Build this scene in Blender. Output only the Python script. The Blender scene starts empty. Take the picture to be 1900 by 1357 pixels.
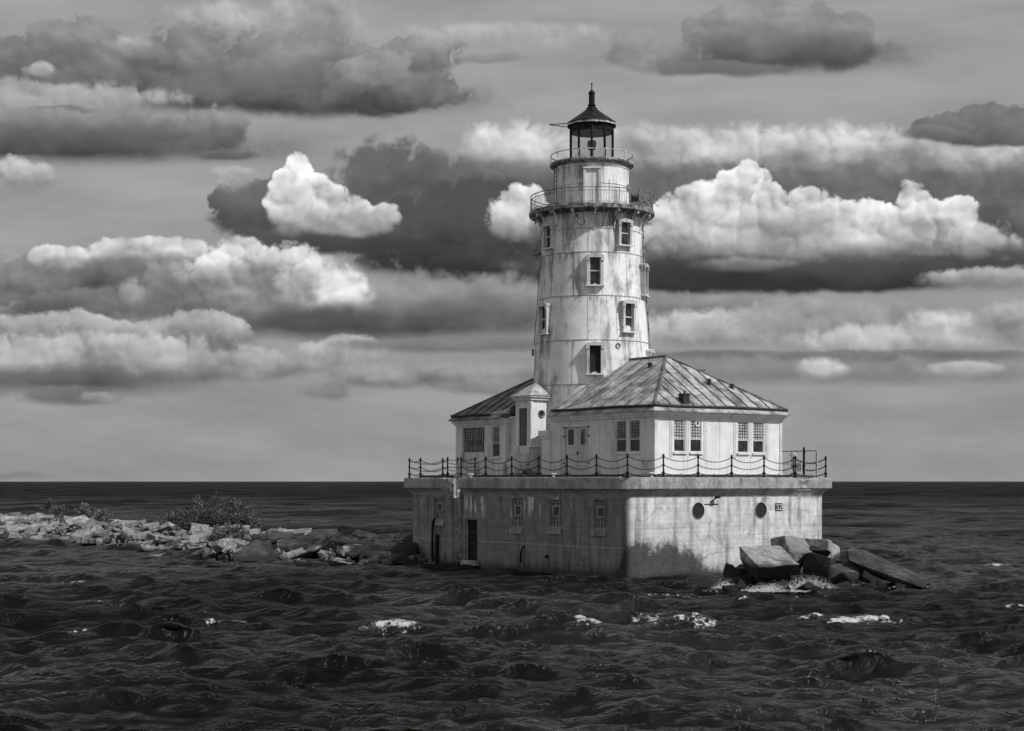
import bpy, bmesh, math, random
import numpy as np
from mathutils import Vector, Matrix, noise as mn
R = math.radians
sc = bpy.context.scene
col = sc.collection
# ------------------------------------------------------------------ camera
F = 3017.0            # focal length in photo pixels (photo 1900 wide)
CAMH = 5.15
cam = bpy.data.cameras.new('camera'); cam_o = bpy.data.objects.new('camera', cam); col.objects.link(cam_o)
cam_o.location = (0, 0, CAMH); cam_o.rotation_euler = (R(90), 0, 0)
cam.sensor_width = 36; cam.lens = 36 * F / 1900.0
cam.shift_y = 214.5 / 1900.0
cam.clip_start = 0.5; cam.clip_end = 60000
sc.camera = cam_o
sc.render.resolution_x = 1024; sc.render.resolution_y = 731
# ------------------------------------------------------------------ light
SUN_EL, SUN_AZ = 45.0, 58.0     # azimuth: degrees to the right of "behind the camera"
Ld = Vector((math.sin(R(SUN_AZ)) * math.cos(R(SUN_EL)), -math.cos(R(SUN_AZ)) * math.cos(R(SUN_EL)), math.sin(R(SUN_EL))))
sun = bpy.data.lights.new('sun', 'SUN'); sun.energy = 3.6; sun.angle = R(0.5); sun.color = (1, 1, 1)
sun_o = bpy.data.objects.new('sun', sun); col.objects.link(sun_o)
sun_o.rotation_euler = Ld.to_track_quat('Z', 'Y').to_euler(); sun_o.location = (60, 20, 60)
sc.view_settings.view_transform = 'Standard'; sc.view_settings.look = 'None'
sc.view_settings.gamma = 1; sc.view_settings.exposure = 0.0
AMB = 1.0
random.seed(5)

class NT:
    """tiny node helper"""
    def __init__(s, tree): s.t = tree; s.n = tree.nodes; s.l = tree.links
    def new(s, ty, **k):
        n = s.n.new(ty)
        for a, b in k.items(): setattr(n, a, b)
        return n
    def put(s, sock, v):
        if isinstance(v, bpy.types.NodeSocket): s.l.new(v, sock)
        elif v is not None: sock.default_value = v
    def m(s, op, a, b=None, c=None, clamp=False):
        n = s.new('ShaderNodeMath', operation=op, use_clamp=clamp)
        s.put(n.inputs[0], a)
        if b is not None: s.put(n.inputs[1], b)
        if c is not None: s.put(n.inputs[2], c)
        return n.outputs[0]
    def vm(s, op, a, b=None, out=0):
        n = s.new('ShaderNodeVectorMath', operation=op)
        s.put(n.inputs[0], a)
        if b is not None: s.put(n.inputs[1], b)
        return n.outputs[out]
    def mr(s, v, a, b, c=0., d=1., smooth=True):
        n = s.new('ShaderNodeMapRange', interpolation_type='SMOOTHSTEP' if smooth else 'LINEAR')
        s.put(n.inputs[0], v); s.put(n.inputs[1], a); s.put(n.inputs[2], b); s.put(n.inputs[3], c); s.put(n.inputs[4], d)
        return n.outputs[0]
    def mix(s, f, a, b):
        n = s.new('ShaderNodeMix', data_type='FLOAT'); n.clamp_factor = True
        s.put(n.inputs[0], f); s.put(n.inputs[2], a); s.put(n.inputs[3], b)
        return n.outputs[0]
    def noise(s, vec, scale, detail=4, rough=.55, sv=None, dist=0):
        if sv is not None: vec = s.vm('MULTIPLY', vec, sv)
        n = s.new('ShaderNodeTexNoise'); n.inputs['Scale'].default_value = scale
        n.inputs['Detail'].default_value = detail; n.inputs['Roughness'].default_value = rough
        n.inputs['Distortion'].default_value = dist
        s.l.new(vec, n.inputs['Vector']); return n.outputs[0]
    def sep(s, v):
        n = s.new('ShaderNodeSeparateXYZ'); s.l.new(v, n.inputs[0]); return n.outputs
    def comb(s, x, y, z=0.):
        n = s.new('ShaderNodeCombineXYZ'); s.put(n.inputs[0], x); s.put(n.inputs[1], y); s.put(n.inputs[2], z); return n.outputs[0]

def lin(v):
    v = v / 255.0
    return v / 12.92 if v < .04045 else ((v + .055) / 1.055) ** 2.4

# ------------------------------------------------------------------ world: Nishita sky behind hand placed cloud banks
WS = 0.1
world = bpy.data.worlds.new('World'); sc.world = world; world.use_nodes = True
w = NT(world.node_tree); w.n.clear()
sky = w.new('ShaderNodeTexSky', sky_type='NISHITA'); sky.sun_disc = False
sky.sun_elevation = R(SUN_EL); sky.sun_rotation = R(180 - SUN_AZ)
bw = w.new('ShaderNodeRGBToBW'); w.l.new(sky.outputs[0], bw.inputs[0])
tc = w.new('ShaderNodeTexCoord')
dx, dy, dz = w.sep(tc.outputs['Generated'])
ay = w.m('MAXIMUM', w.m('ABSOLUTE', dy), .12)
PX = w.m('MULTIPLY_ADD', w.m('DIVIDE', dx, ay), F / 100, 9.5)      # azimuth tangent, in hundreds
PY = w.m('MULTIPLY', w.m('DIVIDE', dz, ay), F / 100)               # elevation tangent
P = w.comb(PX, PY, 0.)
def puff(v, sc_, sm):
    n = w.new('ShaderNodeTexVoronoi', feature='F1', voronoi_dimensions='2D'); n.inputs['Scale'].default_value = sc_
    w.l.new(v, n.inputs['Vector']); return w.m('MULTIPLY', n.outputs['Distance'], n.outputs['Distance'])
wv_ = w.new('ShaderNodeTexNoise'); wv_.inputs['Scale'].default_value = 2.2; wv_.inputs['Detail'].default_value = 3; w.l.new(P, wv_.inputs['Vector'])
wofs = w.vm('MULTIPLY', w.vm('SUBTRACT', wv_.outputs['Color'], (.5, .5, .5)), (.42, .30, 0))
def billow(v, lo=False):
    b = w.noise(v, 1.05, 3, .5)
    b = w.m('MULTIPLY_ADD', puff(v, 1.9, .35), -.42, b)
    b = w.m('MULTIPLY_ADD', puff(v, 4.6, .4), -.26, b)
    if not lo: b = w.m('MULTIPLY_ADD', puff(v, 11., .4), -.13, b)
    return w.m('ADD', b, .20)
PV = w.vm('ADD', P, wofs)
nA = w.m('ADD', billow(PV), w.m('MULTIPLY', w.m('SUBTRACT', w.noise(P, 5.0, 4, .55), .5), .12))
emb = w.m('SUBTRACT', billow(PV, True), billow(w.vm('ADD', PV, (0.07, 0.11, 0)), True))      # relief, light from upper right
def lowb(v): return w.m('ADD', w.noise(v, .75, 2, .5), w.m('MULTIPLY', puff(v, 1.3, .6), -.35))
emb = w.m('MULTIPLY_ADD', w.m('SUBTRACT', lowb(PV), lowb(w.vm('ADD', PV, (0.16, 0.26, 0)))), .75, w.m('MULTIPLY', emb, .62))
nS = w.noise(P, .55, 6, .55, sv=(.45, 1.9, 1))                      # stratus streaks
nL = w.noise(w.vm('ADD', P, (31., 7., 3.)), .7, 5, .5)
nC = w.noise(w.vm('ADD', P, (11., 27., 3.)), 1.1, 3, .5, sv=(.7, 1.25, 1))
warpx = w.m('MULTIPLY', w.m('SUBTRACT', nL, .5), .40)
warpy = w.m('MULTIPLY', w.m('SUBTRACT', w.noise(w.vm('ADD', P, (5., 77., 3.)), 1.0, 5, .5), .5), .22)
WX = w.m('ADD', PX, warpx); WY = w.m('ADD', PY, warpy)
nsky = w.m('MULTIPLY', bw.outputs[0], .012)
wisp = w.m('MULTIPLY', w.m('SUBTRACT', nS, .5), .26)
base = w.m('ADD', w.mix(.06, lin(157), nsky), wisp)
base = w.m('MULTIPLY', base, w.mr(PY, 0, 5.5, .97, 1.06))
# element group
g = bpy.data.node_groups.new('cloud_bank', 'ShaderNodeTree')
for nm in ('prev', 'x', 'y', 'billow', 'relief', 'fine', 'cx', 'cy', 'rx', 'rt', 'rb', 'top', 'bot', 'soft', 'amp', 'gain', 'opac', 'fade'):
    g.interface.new_socket(nm, in_out='INPUT', socket_type='NodeSocketFloat')
g.interface.new_socket('out', in_out='OUTPUT', socket_type='NodeSocketFloat')
G = NT(g); gi = G.new('NodeGroupInput'); go = G.new('NodeGroupOutput'); I = gi.outputs
tiny = G.m('MULTIPLY', I['prev'], 1e-9)      # makes each bank wait for the one before it, which keeps the shader stack small
iB, iR, iF, iX, iY = [G.m('ADD', I[k], tiny) for k in ('billow', 'relief', 'fine', 'x', 'y')]
ex = G.m('DIVIDE', G.m('SUBTRACT', iX, I['cx']), I['rx'])
dyy = G.m('SUBTRACT', iY, I['cy'])
ey = G.m('ADD', G.m('DIVIDE', G.m('MAXIMUM', dyy, 0.), I['rt']), G.m('DIVIDE', G.m('MINIMUM', dyy, 0.), I['rb']))
d_ = G.m('SQRT', G.m('ADD', G.m('MULTIPLY', ex, ex), G.m('MULTIPLY', ey, ey)))
# billows bite less into the flat base
am = G.m('MULTIPLY', I['amp'], G.mr(ey, -1.2, .2, .22, 1.))
mm = G.m('MULTIPLY_ADD', G.m('SUBTRACT', iB, .5), am, G.m('SUBTRACT', 1., d_))
sf = G.m('MULTIPLY', I['soft'], G.mr(G.m('ADD', ey, G.m('MULTIPLY', G.m('SUBTRACT', iF, .5), 1.6)), -.7, .5, 1.8, 1.))
mask = G.m('MULTIPLY', G.mr(mm, G.m('MULTIPLY', sf, -.38), G.m('MULTIPLY', sf, .62)), G.m('MULTIPLY', I['opac'], G.mr(ey, -.95, .15, I['fade'], 1.)))
sh = G.m('ADD', G.m('MULTIPLY_ADD', ey, .5, .5), G.m('MULTIPLY', G.m('SUBTRACT', iF, .5), 1.5))
tone = G.mix(G.mr(sh, .05, .95), I['bot'], I['top'])
tone = G.m('MULTIPLY', tone, G.m('MULTIPLY_ADD', iR, I['gain'], 1.))

G.l.new(G.mix(mask, I['prev'], tone), go.inputs[0])
# px centre, px centre, half width, height up, height down, tone of top, tone of base, softness, raggedness, relief, opacity
BANKS = [
 # upper left bank
 (500, 50, 165, 62, 70, 178, 150, .35, .8, .8, .9), (600, 35, 50, 26, 40, 162, 140, .2, 1, .9, .8), (140, 112, 130, 66, 62, 142, 112, .14, .9, 1.0, 1), (40, 120, 80, 50, 45, 130, 100, .14, .9, 1.0, 1), (330, 132, 200, 74, 62, 140, 92, .14, .9, 1.0, 1),
 (570, 150, 220, 78, 58, 142, 80, .16, .8, .9, 1), (500, 186, 315, 60, 22, 112, 70, .7, .5, .6, 1), (720, 172, 118, 62, 42, 132, 78, .12, .8, .9, 1), (785, 100, 78, 32, 34, 142, 118, .12, 1, 1, 1), (700, 128, 60, 32, 30, 152, 125, .14, 1, 1, .9),
 (258, 78, 34, 20, 22, 205, 175, .6, 2.4, 1, .8), (84, 128, 26, 14, 14, 190, 160, .6, 2.4, 1, .7), (905, 108, 62, 8, 8, 148, 132, .4, .6, .5, .8), (940, 62, 190, 18, 26, 182, 164, .5, .7, .7, .8),
 # second left bank
 (90, 188, 200, 34, 32, 174, 150, .3, .8, .9, .9), (125, 205, 62, 9, 9, 124, 112, .3, .6, .5, .8), (130, 242, 240, 36, 34, 146, 104, .2, .8, .8, 1), (388, 240, 62, 36, 50, 146, 108, .15, 1.1, .9, 1), (110, 282, 335, 44, 18, 98, 66, .7, .5, .5, 1), (425, 288, 56, 9, 8, 112, 98, .3, .7, .5, .9),
 # upper right
 (1230, 106, 92, 30, 26, 148, 124, .2, 1.1, 1, .95), (1185, 82, 40, 36, 36, 150, 134, .25, 1.2, 1, .8), (1350, 66, 74, 52, 50, 146, 120, .16, 1.0, 1, 1), (1440, 66, 120, 66, 56, 150, 116, .16, .9, 1, 1), (1550, 76, 78, 50, 52, 142, 104, .13, .8, 1, 1), (1460, 108, 170, 44, 24, 112, 80, .7, .6, .6, 1), (1330, 130, 120, 14, 12, 122, 108, .3, .6, .5, .9),
 # dark central mass and its long base
 (1840, 390, 180, 120, 110, 122, 86, .3, .9, 1, 1), (1250, 340, 520, 70, 150, 116, 74, .35, .9, 1, 1), (1520, 400, 330, 90, 90, 116, 74, .35, .8, .9, .9),
 (800, 380, 190, 100, 110, 106, 64, .25, .8, .7, 1), (920, 470, 240, 120, 62, 84, 58, .16, .7, .6, 1), (485, 390, 80, 50, 56, 106, 84, .16, 1.1, .9, 1), (620, 440, 160, 32, 32, 90, 72, .2, .9, .6, 1),
 (1350, 490, 360, 60, 55, 104, 60, .14, .6, .6, 1), (1560, 505, 380, 36, 34, 78, 60, .15, .5, .4, 1),
 # bright upper bank to the right
 (960, 280, 120, 42, 42, 216, 140, .3, .9, .8, 1), (1180, 280, 130, 38, 40, 206, 130, .35, .8, .8, .95), (1330, 270, 130, 32, 40, 208, 140, .35, .7, .8, .9), (1500, 284, 220, 46, 52, 214, 132, .3, .8, .9, 1), (1740, 294, 150, 44, 44, 204, 128, .35, .8, .9, .95),
 (1830, 242, 120, 38, 30, 120, 98, .13, 1.0, .9, 1), (1795, 222, 34, 22, 26, 124, 104, .14, .9, .9, 1), (1735, 250, 56, 14, 12, 122, 108, .25, .8, .7, .9),
 # cumulus right of the tower
 (1500, 445, 340, 44, 36, 206, 160, .2, .8, 1.1, 1), (1310, 420, 110, 55, 55, 214, 162, .16, .9, 1.3, 1), (975, 392, 46, 44, 52, 226, 180, .12, .9, 1.3, 1), (948, 412, 36, 30, 34, 212, 168, .14, .9, 1.2, 1),
 (1262, 405, 48, 42, 50, 220, 176, .12, .9, 1.3, 1), (1310, 378, 46, 36, 50, 228, 180, .12, .9, 1.3, 1), (1352, 350, 36, 30, 44, 238, 196, .10, .8, 1.4, 1), (1392, 336, 38, 36, 50, 250, 210, .09, .7, 1.4, 1), (1426, 374, 32, 34, 44, 248, 206, .10, .8, 1.4, 1),
 (1500, 382, 42, 34, 50, 238, 194, .10, .8, 1.4, 1), (1555, 398, 50, 30, 46, 232, 188, .11, .8, 1.3, 1), (1622, 400, 46, 30, 46, 230, 186, .11, .9, 1.3, 1), (1694, 372, 30, 36, 56, 238, 194, .10, .8, 1.4, 1), (1724, 404, 46, 30, 50, 230, 184, .11, .8, 1.3, 1), (1782, 396, 32, 32, 54, 228, 176, .11, .9, 1.3, 1), (1800, 440, 44, 30, 34, 206, 158, .16, .9, 1.2, .95),
 (1420, 430, 130, 45, 40, 216, 170, .2, .8, 1.2, .9), (1380, 492, 75, 12, 11, 156, 122, .5, .7, .6, .8),
 # small cumulus left of the tower
 (430, 328, 40, 20, 24, 178, 158, .4, 1.1, 1, .75), (640, 412, 92, 28, 24, 200, 164, .14, .9, 1.2, 1), (560, 396, 62, 44, 36, 216, 172, .14, .9, 1.2, 1), (530, 346, 26, 30, 40, 238, 200, .10, .8, 1.3, 1), (552, 320, 28, 30, 46, 250, 214, .09, .7, 1.3, 1), (580, 350, 30, 28, 46, 244, 204, .10, .8, 1.3, 1), (612, 368, 32, 26, 40, 238, 196, .10, .8, 1.3, 1), (648, 386, 34, 22, 32, 230, 188, .11, .8, 1.3, 1), (704, 398, 34, 18, 22, 214, 178, .14, .9, 1.2, 1),
 (30, 334, 54, 34, 28, 204, 158, .25, .9, 1, 1),
 # middle left banks
 (60, 505, 110, 34, 50, 158, 108, .25, .9, 1, 1), (200, 520, 240, 46, 62, 134, 88, .25, .9, 1, 1), (112, 478, 50, 22, 34, 216, 112, .14, .9, 1.2, 1), (215, 464, 44, 20, 34, 222, 112, .14, .9, 1.2, 1), (280, 462, 40, 18, 34, 226, 112, .14, .9, 1.2, 1), (350, 470, 50, 24, 34, 204, 112, .16, .9, 1.2, 1),
 (180, 565, 210, 28, 34, 122, 96, .3, 1.3, 1, .95), (350, 540, 100, 50, 50, 142, 104, .3, 1.0, 1, .95), (245, 545, 28, 26, 34, 170, 132, .4, 1.0, 1, .9),
 (800, 560, 240, 46, 50, 150, 116, .4, .7, .7, .95), (500, 530, 140, 62, 66, 176, 112, .2, .9, 1.1, 1), (452, 466, 44, 28, 44, 230, 172, .12, .9, 1.3, 1), (408, 496, 40, 28, 44, 222, 158, .13, .9, 1.3, 1), (535, 500, 70, 34, 56, 212, 146, .16, .9, 1.2, 1), (590, 530, 76, 46, 56, 222, 150, .18, .8, 1.1, 1), (636, 560, 52, 50, 36, 242, 200, .25, .5, .8, 1),
 (780, 602, 270, 40, 26, 108, 76, .6, .5, .5, 1), (570, 604, 160, 34, 22, 88, 66, .7, .4, .4, 1),
 # lower left banks
 (100, 612, 220, 28, 44, 180, 132, .25, 1.0, 1.1, 1), (330, 620, 130, 36, 44, 170, 116, .2, 1.2, 1.1, 1), (404, 610, 34, 30, 40, 184, 130, .18, 1.1, 1.1, .95), (180, 668, 260, 44, 38, 184, 130, .25, 1.0, 1.1, 1), (410, 680, 180, 30, 26, 174, 120, .25, .9, 1.0, .95), (130, 708, 215, 26, 20, 104, 84, .7, .6, .5, .95), (120, 736, 80, 18, 14, 120, 106, .35, 1.0, .8, .85), (182, 736, 30, 9, 9, 180, 152, .5, .9, .8, .6),
 (640, 652, 80, 22, 24, 180, 136, .3, 1.0, .9, .9), (860, 640, 200, 12, 15, 128, 106, .35, .6, .5, .85), (720, 700, 110, 22, 20, 160, 120, .3, 1.0, .9, .95), (880, 696, 130, 22, 20, 156, 122, .3, 1.0, .9, .9), (610, 730, 46, 26, 12, 150, 124, .4, 1.1, .9, .85), (940, 720, 120, 18, 12, 142, 124, .4, .9, .8, .85), (20, 884, 60, 8, 6, 118, 118, .6, .8, .3, .5),
 # lower right banks
 (1260, 568, 180, 22, 24, 150, 120, .35, .9, .8, .9), (1300, 614, 150, 36, 32, 200, 156, .3, .9, .9, 1), (1420, 612, 60, 38, 36, 214, 164, .25, .8, .9, 1), (1560, 596, 220, 34, 40, 160, 134, .35, .9, .9, .95), (1590, 632, 110, 24, 26, 196, 152, .35, .9, .9, .95), (1750, 604, 56, 26, 30, 218, 184, .4, .7, .9, .95), (1700, 635, 120, 20, 20, 186, 146, .35, .8, .9, .9), (1885, 600, 60, 34, 50, 190, 140, .35, .9, 1, .95), (1850, 520, 120, 20, 24, 180, 132, .35, .9, .9, .9),
 (1560, 660, 400, 9, 14, 124, 106, .4, .5, .4, .95), (1500, 690, 420, 24, 22, 140, 124, .45, .8, .7, .8), (1520, 684, 42, 20, 22, 202, 172, .35, .7, .7, .95), (1790, 686, 66, 13, 12, 192, 160, .4, .6, .6, .9),
]
def banks(prev, x0, x1, y0, y1):
    """stack the banks that reach into the window x0..x1, y0..y1 of the sky"""
    for (cx, cy, rx, rt, rb, tp, bt, so, amp, gain, op) in BANKS:
        if cx + rx * 1.5 + 45 < x0 or cx - rx * 1.5 - 45 > x1 or cy + rb * 1.6 + 30 < y0 or cy - rt * 1.6 - 30 > y1: continue
        n = w.new('ShaderNodeGroup'); n.node_tree = g
        w.l.new(prev, n.inputs['prev']); w.l.new(WX, n.inputs['x']); w.l.new(WY, n.inputs['y'])
        w.l.new(nA, n.inputs['billow']); w.l.new(emb, n.inputs['relief']); w.l.new(nC, n.inputs['fine'])
        for k, v in dict(cx=cx / 100, cy=(893 - cy) / 100, rx=rx * 1.10 / 100, rt=rt * 1.12 / 100, rb=rb * 1.10 / 100, top=lin(tp) * (.92 if tp > 225 else 1.), bot=lin(bt) * (.80 if bt < 100 else .9 if bt < 125 else .78 if tp > 195 else 1.), soft=so * (1.9 if tp > 195 else 1.4), amp=amp * 1.1, fade=(.4 if tp > 200 and so < .3 else .85 if tp > 165 else 1.), gain=gain * GAIN * (max(60, tp) / 235.) ** 1.1, opac=op).items():
            n.inputs[k].default_value = v
        prev = n.outputs[0]
    return prev
GAIN = 1.5
def emit(tone):
    tone = w.m('MULTIPLY', w.m('MAXIMUM', tone, .01), 1 / WS)
    bg = w.new('ShaderNodeBackground'); bg.inputs['Strength'].default_value = WS
    w.l.new(w.comb(tone, tone, tone), bg.inputs[0]); return bg.outputs[0]
# general cloud cover all round, beyond the placed banks
cov = w.mr(w.m('ADD', nS, w.m('MULTIPLY', w.m('SUBTRACT', nL, .5), .5)), .46, .60)
other = w.mix(cov, lin(157), w.mix(w.mr(nL, .35, .65), lin(92), lin(200)))
up = w.mr(dz, .30, .85)
other = w.mix(up, other, w.m('MULTIPLY', nL, .55))
other = w.m('MULTIPLY', other, w.mr(dy, -.25, .35, 1.1, 1.))
other = w.mix(w.mr(dz, -.12, -.01), .02, other)
out_sh = emit(other)
edge = w.m('MULTIPLY', w.m('MULTIPLY', w.mr(PX, -1.8, -.9), w.mr(PX, 20.8, 19.9)), w.mr(PY, 9.9, 9.2))
edge = w.m('MULTIPLY', edge, w.m('GREATER_THAN', dy, .12))
cols_ = [-180, 240, 560, 860, 1180, 1500, 2080]; rows_ = [-100, 240, 500, 700, 960]
sh = out_sh
for i in range(len(cols_) - 1):
    for j in range(len(rows_) - 1):
        x0, x1, y0, y1 = cols_[i], cols_[i + 1], rows_[j], rows_[j + 1]
        inx = w.m('MULTIPLY', w.m('GREATER_THAN', PX, x0 / 100), w.m('LESS_THAN', PX, x1 / 100 + 1e-6))
        iny = w.m('MULTIPLY', w.m('GREATER_THAN', PY, (893 - y1) / 100), w.m('LESS_THAN', PY, (893 - y0) / 100 + 1e-6))
        ins = w.m('MULTIPLY', w.m('MULTIPLY', inx, iny), w.m('GREATER_THAN', dy, .12))
        tn = w.mix(edge, other, banks(base, x0, x1, y0, y1))
        mx = w.new('ShaderNodeMixShader'); w.l.new(ins, mx.inputs[0]); w.l.new(sh, mx.inputs[1]); w.l.new(emit(tn), mx.inputs[2]); sh = mx.outputs[0]
wo = w.new('ShaderNodeOutputWorld'); w.l.new(sh, wo.inputs[0])

# ------------------------------------------------------------------ materials
def mat(name, base=.5, rough=.7, metal=0., build=None, spec=.5):
    m = bpy.data.materials.new(name); m.use_nodes = True
    t = NT(m.node_tree); b = t.n['Principled BSDF']
    b.inputs['Roughness'].default_value = rough; b.inputs['Metallic'].default_value = metal
    b.inputs['Base Color'].default_value = (base, base, base, 1)
    b.inputs['Specular IOR Level'].default_value = spec
    if build:
        tcn = t.new('ShaderNodeTexCoord'); geo = t.new('ShaderNodeNewGeometry')
        c, bump, bs, ro = build(t, tcn.outputs['Object'], geo.outputs['Position'])
        if c is not None:
            t.l.new(t.comb(c, c, c), b.inputs['Base Color'])
        if bump is not None:
            bn = t.new('ShaderNodeBump'); bn.inputs['Strength'].default_value = bs[0]; bn.inputs['Distance'].default_value = bs[1]
            t.l.new(bump, bn.inputs['Height']); t.l.new(bn.outputs[0], b.inputs['Normal'])
        if ro is not None: t.l.new(ro, b.inputs['Roughness'])
    return m

RINGS = [5.33, 7.87, 10.43, 12.95, 15.35, 17.07, 18.1]      # heights the runs of dirt start from, above the deck
def paint(name, tone, dirt=.5, rust=.5, dtone=.30, rough=.55, drips=False):
    def f(t, o, w_):
        big = t.noise(o, .5, 4, .6)
        streak = t.noise(o, 1.7, 7, .62, sv=(1, 1, .16))
        blot = t.noise(o, 1.1, 6, .6)
        d = t.mr(t.m('MULTIPLY', t.m('ADD', streak, t.m('MULTIPLY', big, .6)), .625), .50 - .03 * dirt, .66 - .05 * dirt)
        c = t.mix(t.m('MULTIPLY', d, min(1, dirt)), tone, dtone)
        c = t.m('MULTIPLY', c, t.mr(blot, .25, .75, .80, 1.08, False))
        if drips:
            z = t.sep(o)[2]; tot = None
            for zr in RINGS:
                a = t.m('MULTIPLY', t.mr(t.m('SUBTRACT', zr, z), .0, .03), t.mr(t.m('SUBTRACT', zr, z), .05, 1.9, 1., 0.)); tot = a if tot is None else t.m('MAXIMUM', tot, a)
            fs = t.noise(o, 5.5, 5, .65, sv=(1, 1, .07)); dr = t.m('MULTIPLY', tot, t.mr(t.m('ADD', fs, t.m('ADD', t.m('MULTIPLY', big, .5), t.m('MULTIPLY', t.m('SUBTRACT', tot, 1.), .22))), .76, .86))
            c = t.mix(t.m('MULTIPLY', dr, .6), c, .15)
            mo = t.noise(o, 3.4, 7, .72); c = t.mix(t.m('MULTIPLY', t.mr(t.m('ADD', mo, t.m('MULTIPLY', big, .5)), .80, .92), .45), c, .22)
            spk = t.mr(t.noise(o, 13., 5, .7), .66, .72); c = t.mix(t.m('MULTIPLY', t.m('MULTIPLY', spk, t.mr(big, .45, .6)), .6), c, .10)
        sp = t.noise(o, 7., 7, .68, sv=(1, 1, .6))
        sp = t.mr(t.m('ADD', sp, t.m('MULTIPLY', t.m('SUBTRACT', blot, .5), .5)), .72 - .05 * rust, .76 - .05 * rust)
        c = t.mix(t.m('MULTIPLY', sp, min(1, rust * 1.3)), c, .07)
        fine = t.noise(o, 22, 4, .6)
        h = t.m('ADD', t.m('MULTIPLY', sp, -.5), t.m('ADD', t.m('MULTIPLY', fine, .3), big))
        return c, h, (.25, .02), t.mr(blot, .3, .7, rough - .12, rough + .2, False)
    return mat(name, tone, rough, build=f)

M = {}
M['tower'] = paint('tower_paint', .84, .85, .7, .22, drips=True)
M['joint'] = paint('joint_paint', .34, .6, .8, .15)
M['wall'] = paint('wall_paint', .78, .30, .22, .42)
M['wallshade'] = paint('shaded_wall_paint', .70, .6, .5, .28)  # darker copy of the wall paint for the shaded walls, with more dirt
M['trim'] = paint('trim_paint', .74, .5, .85, .25)
M['door'] = paint('door_paint', .55, .5, .8, .25)
M['worn'] = paint('flaking_door_paint', .34, 1.3, 3.2, .05)
M['patch'] = paint('flaking_whitewash', .62, .9, 1.35, .2)
M['niche'] = paint('dark_niche_door', .10, 1.3, 2.0, .03)  # dark recess put into the flat door's colour, with peeled flecks
M['surround'] = paint('chipped_window_surround', .60, .8, 1.3, .2)
M['sash'] = paint('sash_paint', .50, .4, .7, .2)
M['iron'] = mat('black_iron', .012, .6, 0, lambda t, o, w_: (t.mr(t.noise(o, 6, 5), .3, .7, .006, .02), t.noise(o, 30, 4), (.3, .01), None), spec=.15)
M['rail'] = mat('rusty_rail_paint', .16, .55, 0, lambda t, o, w_: (t.mr(t.noise(o, 4, 5), .35, .65, .04, .32), t.noise(o, 30, 4), (.3, .01), None))
M['palerail'] = mat('pale_rail_paint', .6, .55, 0, lambda t, o, w_: (t.mr(t.noise(o, 4, 5), .35, .65, .2, .72), t.noise(o, 30, 4), (.3, .01), None))
M['lantern_roof'] = mat('dark_lantern_roof', .014, .45, 0, lambda t, o, w_: (t.mr(t.noise(o, 3, 6), .35, .75, .008, .03), t.noise(o, 12, 5), (.3, .02), None), spec=.1)
M['dark'] = mat('dark_interior', .01, .8)
M['gutter'] = mat('dark_gutter', .02, .6, 0, lambda t, o, w_: (t.mr(t.noise(o, 5, 5), .4, .75, .012, .06), t.noise(o, 20, 4), (.3, .01), None))
def glass_(t, o, w_):
    n = t.noise(o, 3, 5); return t.mr(n, .3, .75, .012, .05), t.noise(o, 1.3, 2), (.12, .02), t.mr(n, .3, .7, .12, .35)
M['glass'] = mat('dusty_dark_glass', .02, .2, 0, glass_)
def lg(name, bm_scale):
    """frosted glass blocks of the old windows"""
    def f(t, o, w_):
        n = t.noise(o, 5, 5); n2 = t.noise(o, 2, 3)
        return t.m('MULTIPLY', t.mr(n, .3, .7, .48, .66), t.mr(n2, .35, .65, .75, 1.1)), n, (.2, .01), t.mr(n, .3, .7, .15, .4)
    return mat(name, .3, .3, 0, f)
M['block'] = lg('frosted_glass_blocks', 1)
M['blockdark'] = mat('shaded_glass_blocks', .1, .35, 0, lambda t, o, w_: (t.mr(t.noise(o, 4, 6), .3, .7, .16, .36), t.noise(o, 9, 4), (.3, .01), None))  # darker copy of the glass blocks for windows on the shaded side
def roof_(tone, lo, hi):
    def f(t, o, w_):
        a = t.noise(o, .9, 7, .65, dist=.6); b = t.noise(o, 3.5, 7, .66); s = t.noise(o, 2.2, 6, .6, sv=(1, .35, 1)); s2 = t.noise(o, 2.2, 6, .6, sv=(.35, 1, 1))
        c = t.mix(t.mr(a, .36, .62), lo, hi)
        c = t.m('MULTIPLY', c, t.mr(b, .3, .7, .62, 1.3, False))
        c = t.m('MULTIPLY', c, t.mr(t.m('MAXIMUM', s, s2), .45, .72, 1.15, .75))
        return c, t.m('ADD', a, b), (.35, .03), t.mr(b, .3, .7, .4, .7)
    return f
M['roof'] = mat('weathered_metal_roof', .3, .5, 0, roof_(.3, .13, .40))
M['roofdark'] = mat('stained_metal_roof', .1, .55, 0, roof_(.1, .05, .16))
M['seam'] = mat('roof_seam_metal', .1, .55, 0, roof_(.1, .05, .14))

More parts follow.
